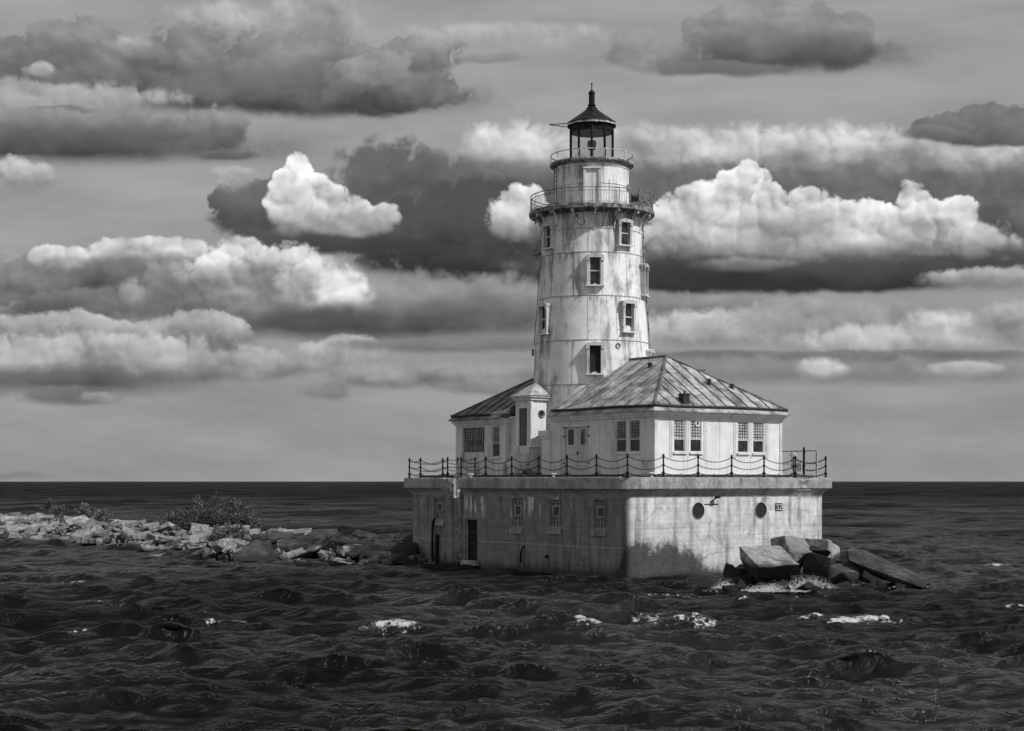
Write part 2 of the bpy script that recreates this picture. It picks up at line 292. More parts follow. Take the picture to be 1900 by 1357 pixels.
def concrete(t, o, w_):
    o = t.vm('ADD', o, (7.3, 10., 0.))      # back to pier coordinates
    x, y, z = t.sep(o)
    big = t.noise(o, .35, 5, .6); mid = t.noise(o, 1.6, 7, .6); fine = t.noise(o, 16, 6, .7)
    streak = t.noise(o, 2.6, 7, .60, sv=(1, 1, .09)); streak2 = t.noise(t.vm('ADD', o, (9, 3, 4)), 2.6, 6, .6, sv=(1, 1, .12))
    c = t.mr(big, .3, .7, .55, .67, False)
    c = t.m('MULTIPLY', c, t.mr(x, .16, .45, .36, 1.))   # shade of the lee face deepened in the colour, along with damp grime
    c = t.m('MULTIPLY', c, t.mr(mid, .3, .7, .72, 1.22, False))
    c = t.m('MULTIPLY', c, t.mr(streak, .46, .70, 1.0, .48))
    c = t.m('MULTIPLY', c, t.mr(fine, .3, .7, .80, 1.16, False))
    # board marks of the formwork
    bd = t.noise(t.comb(t.m('MULTIPLY', x, .12), t.m('MULTIPLY', y, .12), t.m('MULTIPLY', z, 6.5)), 1.0, 3, .6)
    c = t.m('MULTIPLY', c, t.mr(bd, .3, .7, .86, 1.12, False))
    # lime runs under the cornice
    zt = t.mr(t.m('MULTIPLY_ADD', mid, 1.2, z), 3.4, 4.4)
    lime = t.m('MULTIPLY', t.m('MULTIPLY', t.mr(streak2, .56, .64), zt), t.mr(z, 4.7, 4.55))
    c = t.mix(t.m('MULTIPLY', lime, .75), c, .75)
    # day joints between pours
    jn = t.m('MULTIPLY', t.m('SUBTRACT', t.noise(o, .8, 3), .5), .12)
    j1 = t.mr(t.m('ABSOLUTE', t.m('SUBTRACT', t.m('ADD', z, jn), 2.72)), .0, .025, 1., 0.)
    j2 = t.mr(t.m('ABSOLUTE', t.m('SUBTRACT', t.m('ADD', z, jn), 1.72)), .0, .03, 1., 0.)
    c = t.mix(t.m('MULTIPLY', j1, .35), c, .10); c = t.mix(t.m('MULTIPLY', j2, .45), c, .62)
    # cracks
    vo = t.new('ShaderNodeTexVoronoi', feature='DISTANCE_TO_EDGE'); vo.inputs['Scale'].default_value = .55
    t.l.new(t.vm('ADD', o, t.comb(mid, fine, mid)), vo.inputs['Vector'])
    cr = t.m('MULTIPLY', t.mr(vo.outputs['Distance'], .0, .012, 1., 0.), t.mr(big, .5, .56))
    c = t.mix(t.m('MULTIPLY', cr, .7), c, .05)
    # pits
    pit = t.mr(t.noise(o, 5.5, 4, .6), .70, .74); c = t.mix(t.m('MULTIPLY', pit, .6), c, .08)
    # algae and wet: taller near the exposed corner
    rise = t.m('ADD', t.m('MULTIPLY', t.mr(x, 2.6, 7.0, 2.25, .55), t.mr(y, 0.1, 1.2, 1., .27)), t.m('MULTIPLY', t.m('SUBTRACT', streak, .5), 1.0))
    rise = t.m('ADD', rise, t.m('MULTIPLY', t.m('MULTIPLY', t.m('SUBTRACT', t.m('ADD', mid, t.noise(o, .7, 5, .6)), 1.), 2.2), t.mr(y, .1, 1.2, 1., .35)))
    alg = t.mr(t.m('ADD', t.m('SUBTRACT', z, rise), t.m('MULTIPLY', t.m('SUBTRACT', fine, .5), 1.3)), -.60, .42, 1., 0.)
    c = t.mix(t.m('MULTIPLY', alg, .93), c, t.mr(fine, .4, .75, .012, .055))
    wet = t.mr(t.m('ADD', z, t.m('MULTIPLY', mid, .5)), .35, .85, 1., 0.)
    c = t.mix(t.m('MULTIPLY', wet, .9), c, .016)
    h = t.m('ADD', t.m('ADD', t.m('MULTIPLY', fine, .5), mid), t.m('ADD', t.m('MULTIPLY', bd, .6), t.m('MULTIPLY', t.m('ADD', cr, pit), -1.)))
    return c, h, (.55, .035), t.mix(wet, .85, .45)
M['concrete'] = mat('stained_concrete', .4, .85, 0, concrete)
def deckc(t, o, w_):
    n = t.noise(o, 1.4, 6); f = t.noise(o, 14, 5); s = t.noise(o, 3, 6, .6, sv=(1, 1, .3))
    c = t.m('MULTIPLY', t.mr(n, .3, .7, .21, .39), t.mr(f, .3, .7, .75, 1.2))
    c = t.m('MULTIPLY', c, t.mr(s, .55, .7, 1., .5))
    c = t.mix(t.mr(t.noise(o, 5, 5), .66, .70), c, .07)
    return c, t.m('ADD', f, n), (.6, .03), None
M['cornice'] = mat('cornice_concrete', .35, .85, 0, deckc)
M['paledeck'] = mat('sunlit_edge_concrete', .62, .85, 0, lambda t, o, w_: (t.mr(t.noise(o, 5, 5), .3, .7, .45, .75), t.noise(o, 20, 4), (.4, .02), None))
M['darkwood'] = mat('dark_curb', .05, .8, 0, lambda t, o, w_: (t.mr(t.noise(o, 3, 5), .3, .7, .03, .10), t.noise(o, 20, 4), (.4, .02), None))
def rock_(lo, hi, wet=True, wl=.75):
    def f(t, o, w_):
        x, y, z = t.sep(w_)
        n = t.noise(o, 1.3, 7, .62); f_ = t.noise(o, 9, 6, .65); s = t.noise(o, 2.2, 6, .6, sv=(.5, 1, 4))
        oi = t.new('ShaderNodeObjectInfo').outputs['Random']
        c = t.mix(t.mr(n, .3, .7), lo, hi)
        c = t.m('MULTIPLY', c, t.mr(f_, .3, .7, .70, 1.25, False))
        c = t.m('MULTIPLY', c, t.mr(s, .3, .7, .8, 1.15, False))
        c = t.m('MULTIPLY', c, t.mr(oi, 0, 1, .65, 1.2, False))
        vo = t.new('ShaderNodeTexVoronoi', feature='DISTANCE_TO_EDGE'); vo.inputs['Scale'].default_value = .9
        t.l.new(t.vm('ADD', o, t.comb(n, f_, s)), vo.inputs['Vector']); ck = t.mr(vo.outputs['Distance'], .0, .018, 1., 0.)
        c = t.mix(t.m('MULTIPLY', ck, .55), c, .02)
        wv = t.mr(t.m('MULTIPLY_ADD', n, .9, z), wl, wl + .4, 1., 0.)
        c = t.mix(t.m('MULTIPLY', wv, .92 if wet else .0), c, .014)
        return c, t.m('ADD', t.m('MULTIPLY', f_, .4), t.m('ADD', n, t.m('SUBTRACT', t.m('MULTIPLY', s, .7), t.m('MULTIPLY', ck, .4)))), (.8, .10), t.mix(wv, .85, .62)
    return f
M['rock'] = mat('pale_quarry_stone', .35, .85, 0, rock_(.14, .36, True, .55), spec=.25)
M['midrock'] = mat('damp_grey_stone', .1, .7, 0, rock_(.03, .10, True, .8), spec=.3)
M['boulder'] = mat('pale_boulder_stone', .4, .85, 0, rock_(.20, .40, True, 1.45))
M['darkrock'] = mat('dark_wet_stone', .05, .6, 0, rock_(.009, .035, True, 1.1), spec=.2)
M['leaf'] = mat('foliage', .08, .6, 0, lambda t, o, w_: (t.mr(t.noise(o, 1.4, 5), .3, .7, .025, .13), None, None, None))
M['leaf2'] = mat('pale_foliage', .12, .6, 0, lambda t, o, w_: (t.mr(t.noise(o, 2, 5), .3, .7, .06, .20), None, None, None))
M['stem'] = mat('twig_bark', .06, .8)
M['spray'] = mat('sea_foam', .75, .8)
M['plate'] = mat('dark_number_plate', .02, .5)
M['digit'] = mat('white_numerals', .75, .5)

def water_mat():
    m = bpy.data.materials.new('lake_water'); m.use_nodes = True; t = NT(m.node_tree); t.n.clear()
    geo = t.new('ShaderNodeNewGeometry'); pos = geo.outputs['Position']
    foam_a = t.new('ShaderNodeAttribute'); foam_a.attribute_name = 'foam'
    n1 = t.noise(pos, 1.3, 6, .6, sv=(.6, 1.4, .5), dist=.5); n2 = t.noise(pos, 5.5, 4, .6, sv=(.8, 1.3, 0.5)); n0 = t.noise(pos, .05, 3, .5)
    ch = t.new('ShaderNodeAttribute'); ch.attribute_name = 'chop'; chop = ch.outputs['Fac']
    n3 = t.noise(pos, .30, 5, .6, sv=(.7, 1.2, .5))
    h = t.m('ADD', t.m('MULTIPLY', n1, .42), t.m('MULTIPLY', n2, .11)); h = t.m('ADD', h, t.m('MULTIPLY', t.m('MULTIPLY', n3, chop), 1.6))
    bn = t.new('ShaderNodeBump'); bn.inputs['Strength'].default_value = .85; bn.inputs['Distance'].default_value = 1.
    t.l.new(h, bn.inputs['Height'])
    fr = t.new('ShaderNodeFresnel'); fr.inputs['IOR'].default_value = 1.33; t.l.new(bn.outputs[0], fr.inputs['Normal'])
    lw = t.new('ShaderNodeLayerWeight'); lw.inputs[0].default_value = .5; t.l.new(bn.outputs[0], lw.inputs['Normal'])
    fac = t.m('MULTIPLY', t.m('MULTIPLY_ADD', t.m('POWER', lw.outputs['Facing'], 7.), .78, .014), t.m('MULTIPLY', t.mr(chop, 0., 1., 1., .24, False), t.mr(t.noise(pos, .045, 3, .5, sv=(1, .6, 1)), (.36), (.64), .55, 1.75)))
    di = t.new('ShaderNodeBsdfDiffuse'); t.l.new(bn.outputs[0], di.inputs['Normal'])
    body = t.mr(n0, .3, .7, .003, .006)
    t.l.new(t.comb(body, body, body), di.inputs[0])
    gl = t.new('ShaderNodeBsdfGlossy'); gl.inputs['Roughness'].default_value = .16; gl.inputs[0].default_value = (1, 1, 1, 1); t.l.new(bn.outputs[0], gl.inputs['Normal'])
    mx = t.new('ShaderNodeMixShader'); t.l.new(fac, mx.inputs[0]); t.l.new(di.outputs[0], mx.inputs[1]); t.l.new(gl.outputs[0], mx.inputs[2])
    # foam: lace like
    nf = t.m('ADD', t.noise(pos, 2.0, 3, .6, sv=(1, 1.3, 1)), t.m('MULTIPLY', t.m('SUBTRACT', t.noise(pos, 9., 6, .7, dist=1.), .5), 1.1))
    ff = t.mr(t.m('ADD', foam_a.outputs['Fac'], t.m('MULTIPLY', t.m('SUBTRACT', nf, .5), 3.0)), .74, 1.08)
    ff = t.m('MULTIPLY', ff, t.mr(foam_a.outputs['Fac'], .02, .12))
    fo = t.new('ShaderNodeBsdfDiffuse'); fo.inputs[0].default_value = (.5, .5, .5, 1)
    m2 = t.new('ShaderNodeMixShader'); t.l.new(ff, m2.inputs[0]); t.l.new(mx.outputs[0], m2.inputs[1]); t.l.new(fo.outputs[0], m2.inputs[2])
    out = t.new('ShaderNodeOutputMaterial'); t.l.new(m2.outputs[0], out.inputs[0])
    return m
M['water'] = water_mat()

# ------------------------------------------------------------------ mesh helpers
ORG = {}
class MB:
    def __init__(s): s.v = []; s.f = []
    def add(s, vs, fs):
        k = len(s.v); s.v += [tuple(p) for p in vs]; s.f += [tuple(i + k for i in q) for q in fs]; return s
    def hexa(s, p):      # p: 8 points, bottom 4 ccw then top 4
        return s.add(p, [(3, 2, 1, 0), (4, 5, 6, 7), (0, 1, 5, 4), (1, 2, 6, 5), (2, 3, 7, 6), (3, 0, 4, 7)])
    def box(s, x0, x1, y0, y1, z0, z1):
        return s.hexa([(x0, y0, z0), (x1, y0, z0), (x1, y1, z0), (x0, y1, z0), (x0, y0, z1), (x1, y0, z1), (x1, y1, z1), (x0, y1, z1)])
    def fbox(s, fn, s0, s1, t0, t1, n0, n1):      # box on a face frame fn(s, t, n)
        return s.hexa([fn(s0, t0, n0), fn(s1, t0, n0), fn(s1, t0, n1), fn(s0, t0, n1), fn(s0, t1, n0), fn(s1, t1, n0), fn(s1, t1, n1), fn(s0, t1, n1)])
    def tube(s, pts, r, n=8, cap=True):
        pts = [Vector(p) for p in pts]; rr = r if isinstance(r, (list, tuple)) else [r] * len(pts)
        rings = []
        for i, p in enumerate(pts):
            d = (pts[min(i + 1, len(pts) - 1)] - pts[max(i - 1, 0)]).normalized()
            a = d.cross(Vector((0, 0, 1)))
            if a.length < .05: a = d.cross(Vector((1, 0, 0)))
            a.normalize(); b = d.cross(a)
            rings.append([p + (a * math.cos(2 * math.pi * j / n) + b * math.sin(2 * math.pi * j / n)) * rr[i] for j in range(n)])
        vs = [q for rg in rings for q in rg]; fs = []
        for i in range(len(pts) - 1):
            for j in range(n):
                fs.append((i * n + j, i * n + (j + 1) % n, (i + 1) * n + (j + 1) % n, (i + 1) * n + j))
        if cap: fs += [tuple(range(n))[::-1], tuple((len(pts) - 1) * n + j for j in range(n))]
        return s.add(vs, fs)
    def lathe(s, prof, n=48, c=(0, 0), ph=0., closed=False, cap=True):
        vs = []; fs = []
        for (r, z) in prof:
            for j in range(n):
                a = ph + 2 * math.pi * j / n; vs.append((c[0] + r * math.sin(a), c[1] - r * math.cos(a), z))
        m = len(prof)
        for i in range(m if closed else m - 1):
            i2 = (i + 1) % m
            for j in range(n): fs.append((i * n + j, i * n + (j + 1) % n, i2 * n + (j + 1) % n, i2 * n + j))
        if cap and not closed:
            fs += [tuple(range(n))[::-1], tuple((m - 1) * n + j for j in range(n))]
        return s.add(vs, fs)
    def poly(s, pts): return s.add(pts, [tuple(range(len(pts)))])
    def slab(s, pts, th):       # polygon given a thickness downwards
        n = len(pts); lo = [(p[0], p[1], p[2] - th) for p in pts]
        return s.add(list(pts) + lo, [tuple(range(n)), tuple(range(2 * n - 1, n - 1, -1))] + [(i, i + n, (i + 1) % n + n, (i + 1) % n) for i in range(n)])
    def build(s, name, m, parent=None, smooth=0, org=None, bevel=0):
        me = bpy.data.meshes.new(name)
        o_ = org if org is not None else ORG.get(parent.name if parent else '', (0, 0, 0))
        me.from_pydata([(p[0] - o_[0], p[1] - o_[1], p[2] - o_[2]) for p in s.v], [], s.f)
        bm = bmesh.new(); bm.from_mesh(me); bmesh.ops.recalc_face_normals(bm, faces=bm.faces)
        bm.to_mesh(me); bm.free()
        me.materials.append(m)
        if smooth:
            me.polygons.foreach_set('use_smooth', [True] * len(me.polygons)); me.set_sharp_from_angle(angle=R(smooth))
        o = bpy.data.objects.new(name, me); col.objects.link(o)
        if bevel:
            b = o.modifiers.new('bevel', 'BEVEL'); b.width = bevel; b.segments = 2; b.limit_method = 'ANGLE'
        if parent: o.parent = parent; ORG[o.name] = o_
        return o

def tag(o, label=None, cat=None, group=None, kind=None):
    if label: o['label'] = label
    if cat: o['category'] = cat
    if group: o['group'] = group
    if kind: o['kind'] = kind
    return o
PO = (5.84, 82.2); PROT = math.atan2(.6, .8)
def PW(x, y, z=0.):       # pier frame (x along the sunlit face, y along the shaded face) -> world
    return Vector((PO[0] + .8 * x - .6 * y, PO[1] + .6 * x + .8 * y, z))
def thing(name, label, cat, base, group=None):     # root empty in the pier frame
    o = bpy.data.objects.new(name, None); col.objects.link(o)
    o.location = PW(*base); o.rotation_euler = (0, 0, PROT); o.empty_display_size = .5
    ORG[o.name] = base; return tag(o, label, cat, group)
def wthing(name, label, cat, loc, rz=0., group=None):
    o = bpy.data.objects.new(name, None); col.objects.link(o); o.location = loc; o.rotation_euler = (0, 0, rz)
    ORG[o.name] = (0, 0, 0); o.empty_display_size = .5; return tag(o, label, cat, group)
# photo measurement on a wall plane -> metres in the pier frame
def onR(px, py, a):
    u = px - 950; b = (u * (PO[1] + .8 * a) - F * (PO[0] - .6 * a)) / (.8 * F - .6 * u)
    return b, CAMH + (893 - py) * (PO[1] + .8 * a + .6 * b) / F
def onL(px, py, b):
    u = px - 950; a = (F * (PO[0] + .8 * b) - u * (PO[1] + .6 * b)) / (.6 * F + .8 * u)
    return a, CAMH + (893 - py) * (PO[1] + .8 * a + .6 * b) / F
def faceR(a0): return lambda s, t, n: (s, a0 - n, t)
def faceL(b0): return lambda s, t, n: (b0 - n, s, t)

def holed(mb, fn, s0, s1, t0, t1, holes, depth, rounds=()):
    """wall face with openings cut in it and reveals; rounds = (s, t, r) circular ones"""
    cells = [tuple(h) for h in holes] + [(s - r * 1.15, s + r * 1.15, t - r * 1.15, t + r * 1.15) for (s, t, r) in rounds]
    S = sorted(set([s0, s0 + .03, s1] + [c for h in cells for c in h[:2]])); T = sorted(set([t0, t1] + [c for h in cells for c in h[2:]]))
    for i in range(len(S) - 1):
        for j in range(len(T) - 1):
            a, b, c, d = S[i], S[i + 1], T[j], T[j + 1]; mx, my = (a + b) / 2, (c + d) / 2
            if any(h[0] < mx < h[1] and h[2] < my < h[3] for h in cells): continue
            mb.poly([fn(a, c, 0), fn(b, c, 0), fn(b, d, 0), fn(a, d, 0)])
    for (a, b, c, d) in holes:
        for (p, q) in (((a, c), (b, c)), ((b, c), (b, d)), ((b, d), (a, d)), ((a, d), (a, c))):
            mb.poly([fn(p[0], p[1], 0), fn(q[0], q[1], 0), fn(q[0], q[1], -depth), fn(p[0], p[1], -depth)])
        mb.poly([fn(a, c, -depth), fn(b, c, -depth), fn(b, d, -depth), fn(a, d, -depth)])
    for (s, t, r) in rounds:
        n = 32; k = r * 1.15
        sq = []; ci = []; inn = []
        for j in range(n):
            an = 2 * math.pi * j / n; cx, cy = math.cos(an), math.sin(an); q = k / max(abs(cx), abs(cy))
            sq.append(fn(s + cx * q, t + cy * q, 0)); ci.append(fn(s + cx * r, t + cy * r, 0)); inn.append(fn(s + cx * r * .86, t + cy * r * .86, -depth))
        mb.add(sq + ci + inn, [(j, (j + 1) % n, n + (j + 1) % n, n + j) for j in range(n)] + [(n + j, n + (j + 1) % n, 2 * n + (j + 1) % n, 2 * n + j) for j in range(n)])

# ------------------------------------------------------------------ water
def build_water():
    rng = np.random.RandomState(11)
    ang = np.concatenate([np.linspace(-178, -24, 26)[:-1], np.linspace(-24, 24, 860), np.linspace(24, 182, 26)[1:]])
    ang = np.radians(ang)
    rows = [4., 8., 14., 20., 24.]; r = 26.
    while r < 22000:
        rows.append(r); r += r * (.0027 if r < 160 else .0045 if r < 420 else .012 if r < 1500 else .06)
    rows.append(22000.); rows = np.array(rows)
    A, Rr = np.meshgrid(ang, rows)
    X = Rr * np.sin(A); Y = Rr * np.cos(A)
    sp = np.gradient(rows)[:, None] * np.ones_like(A)
    Z = np.zeros_like(X); DX = np.zeros_like(X); DY = np.zeros_like(X); J = np.zeros_like(X)
    nw = 110
    for i in range(nw):
        lam = .55 * (15.0 / .55) ** rng.rand()
        th = math.radians(-8) + rng.randn() * (.36 if lam > 2 else .6)
        kx, ky = math.sin(th), -math.cos(th)
        k = 2 * math.pi / lam
        steep = .044 * (1.2 if lam < 1.4 else 1 if lam < 2.6 else (2.6 / lam) ** .6)
        a = steep * lam / 2 / math.pi * 2.1
        att = np.clip(lam / (sp * 3.0) - .6, 0, 1)
        # patchiness
        fk = 2 * math.pi / (lam * (4 + 6 * rng.rand())); pa = rng.rand() * 6.28; pt = rng.rand() * 6.28
        env = .55 + .6 * np.sin(fk * (X * math.cos(pt) + Y * math.sin(pt)) + pa)
        ph = k * (X * kx + Y * ky) + rng.rand() * 6.283
        aa = a * att * env; c = np.cos(ph); s_ = np.sin(ph)
        Z += aa * c; DX -= kx * aa * s_ * .9; DY -= ky * aa * s_ * .9; J += aa * k * c
    # calmer beside the lee wall of the pier
    zs = Z.std()
    crest = (J[:, 20:-20] / J[rows < 90][:, 30:-30].std())
    crest = np.pad(crest, ((0, 0), (20, 20)))
    foam = np.clip((crest - 3.3) * .5, 0, .5) * (Y > 20)
    foam *= np.clip((180 - Rr) / 60, 0, 1)
    # whitecaps: px, py, half width px, strength
    caps = [(718, 1176, 52, .95), (822, 1166, 22, .5), (1098, 1184, 32, 1.0), (1206, 1180, 34, .6), (1295, 1182, 36, .9), (1590, 1156, 60, 1.15), (1500, 1150, 24, 1.1), (1852, 1051, 30, .9), (1884, 1128, 26, .7), (134, 1084, 24, .8), (212, 1076, 14, .9), (128, 1169, 22, .9), (368, 1134, 14, .8), (450, 1163, 16, .6), (280, 1034, 24, .8), (186, 1118, 26, .6), (1600, 1288, 30, .7), (1385, 1133, 10, .8), (66, 1000, 34, .8), (240, 1016, 30, .7), (560, 1046, 40, .6), (1600, 1100, 60, .6), (1690, 1095, 50, .45), (655, 1052, 60, .45), (1250, 1102, 50, .45), (1420, 1100, 70, .95), (1330, 1108, 40, .7), (1500, 1085, 40, .9), (1165, 1086, 14, .8), (400, 1165, 18, .5), (1180,1104,30,.5)]
    bump = np.zeros_like(X)
    for (px, py, hw, st) in caps:
        D = F * CAMH / (py - 893); cx = (px - 950) * D / F; wx = hw * D / F * 1.15; wy = max(.5, wx * .34)
        e = np.exp(-(((X - cx) / wx) ** 4 + ((Y - D) / wy) ** 2 * 1.2))
        foam = np.maximum(foam, e * (st * .60 + .38))
        if st > .6 and py > 1120: bump += np.exp(-(((X - cx) / (wx * 1.6)) ** 2 + ((Y - D - .7) / .9) ** 2)) * .26
    Z += bump
    DX *= 1; X2 = X + DX; Y2 = Y + DY
    n, m_ = X.shape
    co = np.stack([X2, Y2, Z], -1).reshape(-1, 3).astype(np.float32)
    ii, jj = np.meshgrid(np.arange(n - 1), np.arange(m_ - 1), indexing='ij')
    q = np.stack([ii * m_ + jj, ii * m_ + jj + 1, (ii + 1) * m_ + jj + 1, (ii + 1) * m_ + jj], -1).reshape(-1, 4)
    me = bpy.data.meshes.new('water'); me.vertices.add(len(co)); me.vertices.foreach_set('co', co.ravel())
    me.loops.add(q.size); me.loops.foreach_set('vertex_index', q[:, ::-1].ravel().astype(np.int32))
    me.polygons.add(len(q)); me.polygons.foreach_set('loop_start', np.arange(0, q.size, 4, dtype=np.int32))
    me.polygons.foreach_set('use_smooth', np.ones(len(q), dtype=bool))
    chop = np.clip((Rr - 120) / 500., 0, 1) ** .6
    at = me.attributes.new('chop', 'FLOAT', 'POINT'); at.data.foreach_set('value', chop.reshape(-1).astype(np.float32))
    at = me.attributes.new('foam', 'FLOAT', 'POINT'); at.data.foreach_set('value', foam.reshape(-1).astype(np.float32))
    me.update(calc_edges=True); me.materials.append(M['water'])
    o = bpy.data.objects.new('water', me); col.objects.link(o); o['kind'] = 'structure'
    print('water', len(co), 'z std', zs)
build_water()
lb = MB(); lb.poly([(-30000, -30000, -6), (30000, -30000, -6), (30000, 30000, -6), (-30000, 30000, -6)])
o = lb.build('lake_bed', M['dark']); o['kind'] = 'structure'

# ------------------------------------------------------------------ concrete pier
ZD = 5.35      # deck level
WI, WO, AE = .15, 14.49, 19.9
N0, N1, NB = 14.6, 15.7, .95
pier = thing('concrete_pier', 'broad stained concrete pier under the lighthouse, standing in the dark water', 'pier', (7.3, 10, 0))
def arc(cx, cy, r, a0, a1, n=8):
    return [(cx + r * math.cos(R(a0 + (a1 - a0) * i / n)), cy + r * math.sin(R(a0 + (a1 - a0) * i / n))) for i in range(n + 1)]
RC = .38
def pwall():
    mb = MB(); z0, z1 = -3., ZD - 1.05
    zt = z1
    # holes of the shaded face
    H = {}
    def px_hole(x0, x1, y0, y1):
        c = onL(740 + x0 / 4.318, 830 + y0 / 4.318, WI); d = onL(740 + x1 / 4.318, 830 + y1 / 4.318, WI)
        a0, a1 = sorted((c[0], d[0])); t0, t1 = sorted((c[1], d[1])); return (a0, a1, t0, t1)
    hs = [px_hole(905, 990, 412, 652), px_hole(1208, 1298, 420, 655), px_hole(1560, 1656, 424, 668), (13.25, 14.599, .5, 2.95)]
    hw = [px_hole(283, 357, 405, 592)]
    H['win'] = hs[:3] + hw; H['door'] = hs[3]
    holed(mb, faceL(WI), WI + RC, N0, z0, zt, hs[:3] + [(13.25, N0 - .12, .5, 2.95)], .30)
    holed(mb, faceL(WI), N1, AE, z0, zt, hw, .30)
    r1 = onR(1295.3, 948, WI); r2 = onR(1411.6, 947, WI)
    H['round'] = [r1, r2]
    holed(mb, faceR(WI), WI + RC, WO, z0, zt, [], .3, rounds=[(r1[0], r1[1], .43), (r2[0], r2[1], .43)])
    # rounded exposed corner
    c = arc(WI + RC, WI + RC, RC, 180, 270)
    for i in range(len(c) - 1): mb.poly([(c[i][0], c[i][1], z0), (c[i + 1][0], c[i + 1][1], z0), (c[i + 1][0], c[i + 1][1], zt), (c[i][0], c[i][1], zt)])
    # hidden faces and the ladder notch
    ring = [(WO, WI), (WO, AE), (WI, AE)]
    for p, q_ in ((ring[0], ring[1]), (ring[1], ring[2]), ((WI, N1), (NB, N1)), ((NB, N1), (NB, N0)), ((NB, N0), (WI, N0))):
        mb.poly([(p[0], p[1], z0), (q_[0], q_[1], z0), (q_[0], q_[1], zt), (p[0], p[1], zt)])
    return mb, H
mb, PH = pwall()
# merge the corner so that the curve shades smoothly
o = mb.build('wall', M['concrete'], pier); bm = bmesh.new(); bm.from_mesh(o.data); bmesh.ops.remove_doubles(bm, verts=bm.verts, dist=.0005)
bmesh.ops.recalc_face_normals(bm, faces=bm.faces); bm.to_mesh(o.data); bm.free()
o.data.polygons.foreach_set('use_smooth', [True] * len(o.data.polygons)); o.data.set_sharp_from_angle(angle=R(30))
# cornice with cove, bitten at two places
def cornice():
    path = [(x, y, -math.cos(0) * 0 + (x - (WI + RC)) / RC, (y - (WI + RC)) / RC) for (x, y) in arc(WI + RC, WI + RC, RC, 180, 270)]
    path = [(x, y, ox, oy) for (x, y, ox, oy) in path]
    def sub(p, q, n):
        return [tuple(p[k] + (q[k] - p[k]) * i / n for k in range(4)) for i in range(1, n)]
    pts = path[:]
    pts += sub((WI + RC, WI, 0, -1), (WO, WI, 0, -1), 60) + [(WO, WI, 1, -1)]
    pts += sub((WO, WI, 1, 0), (WO, AE, 1, 0), 30) + [(WO, AE, 1, 1)] + sub((WO, AE, 0, 1), (WI, AE, 0, 1), 20) + [(WI, AE, -1, 1)]
    pts += sub((WI, AE, -1, 0), (WI, N1, -1, 0), 20) + [(WI, N1, -1, 0), (NB, N1, 0, 0), (NB, N0, 0, 0), (WI, N0, -1, 0)] + sub((WI, N0, -1, 0), (WI, WI + RC, -1, 0), 60)
    prof = [(0, -1.05), (.04, -.93), (.12, -.80), (.22, -.70), (.34, -.63), (.37, -.62), (.385, -.60), (.40, -.585), (.40, -.42), (.40, -.24), (.40, -.07), (.385, -.03), (.35, 0)]
    vs = []; n = len(pts)
    for (u, dz) in prof:
        for (x, y, ox, oy) in pts:
            X, Y, Z = x + ox * u, y + oy * u, ZD + dz
            w_ = mn.noise(Vector((X * .9, Y * .9, Z * 3))) ; k = 0
            if u > .3:
                # broken places: one by the notch, one near the far right end
                for (bx, by, br) in ((WI, 16.0, .75), (12.75, WI, .95), (13.4, WI, .5), (WI, 10.9, .5)):
                    d = math.hypot(x - bx, y - by)
                    if d < br: k = max(k, (1 - d / br) * (.8 if br > .6 else .35) * (1 + .8 * mn.noise(Vector((X * 5, Y * 5, Z * 7)))))
            jit = .010 * w_ + .006 * mn.noise(Vector((X * 4, Y * 4, Z * 5)))
            X -= ox * (k * .28 + jit); Y -= oy * (k * .28 + jit)
            if dz > -.1: Z -= k * .20 * (.5 + abs(mn.noise(Vector((X * 6, Y * 6, 3)))))
            vs.append((X, Y, Z))
    fs = []
    for i in range(len(prof) - 1):
        for j in range(n): fs.append((i * n + j, i * n + (j + 1) % n, (i + 1) * n + (j + 1) % n, (i + 1) * n + j))
    mb = MB(); mb.add(vs, fs)
    mb.add([vs[(len(prof) - 1) * n + j] for j in range(n)], [tuple(range(n))])
    return mb
o = cornice().build('cornice', M['cornice'], pier, smooth=28)
tag(o, 'pale concrete cornice and deck with broken, spalled corners')
cb = MB()
for (x0, x1, y0, y1) in ((.42, .60, .7, 14.3), (.42, 14.1, .42, .60), (.42, .60, 16.0, 19.4)):
    cb.box(x0, x1, y0, y1, ZD - .02, ZD + .15)
cb.build('curb', M['darkwood'], pier)
el = MB(); el.box(-.235, -.10, .3, 14.45, ZD - .05, ZD + .022); el.build('sunlit_edge_strip', M['paledeck'], pier)  # added pale strip, sunlight on the deck edge put into its colour
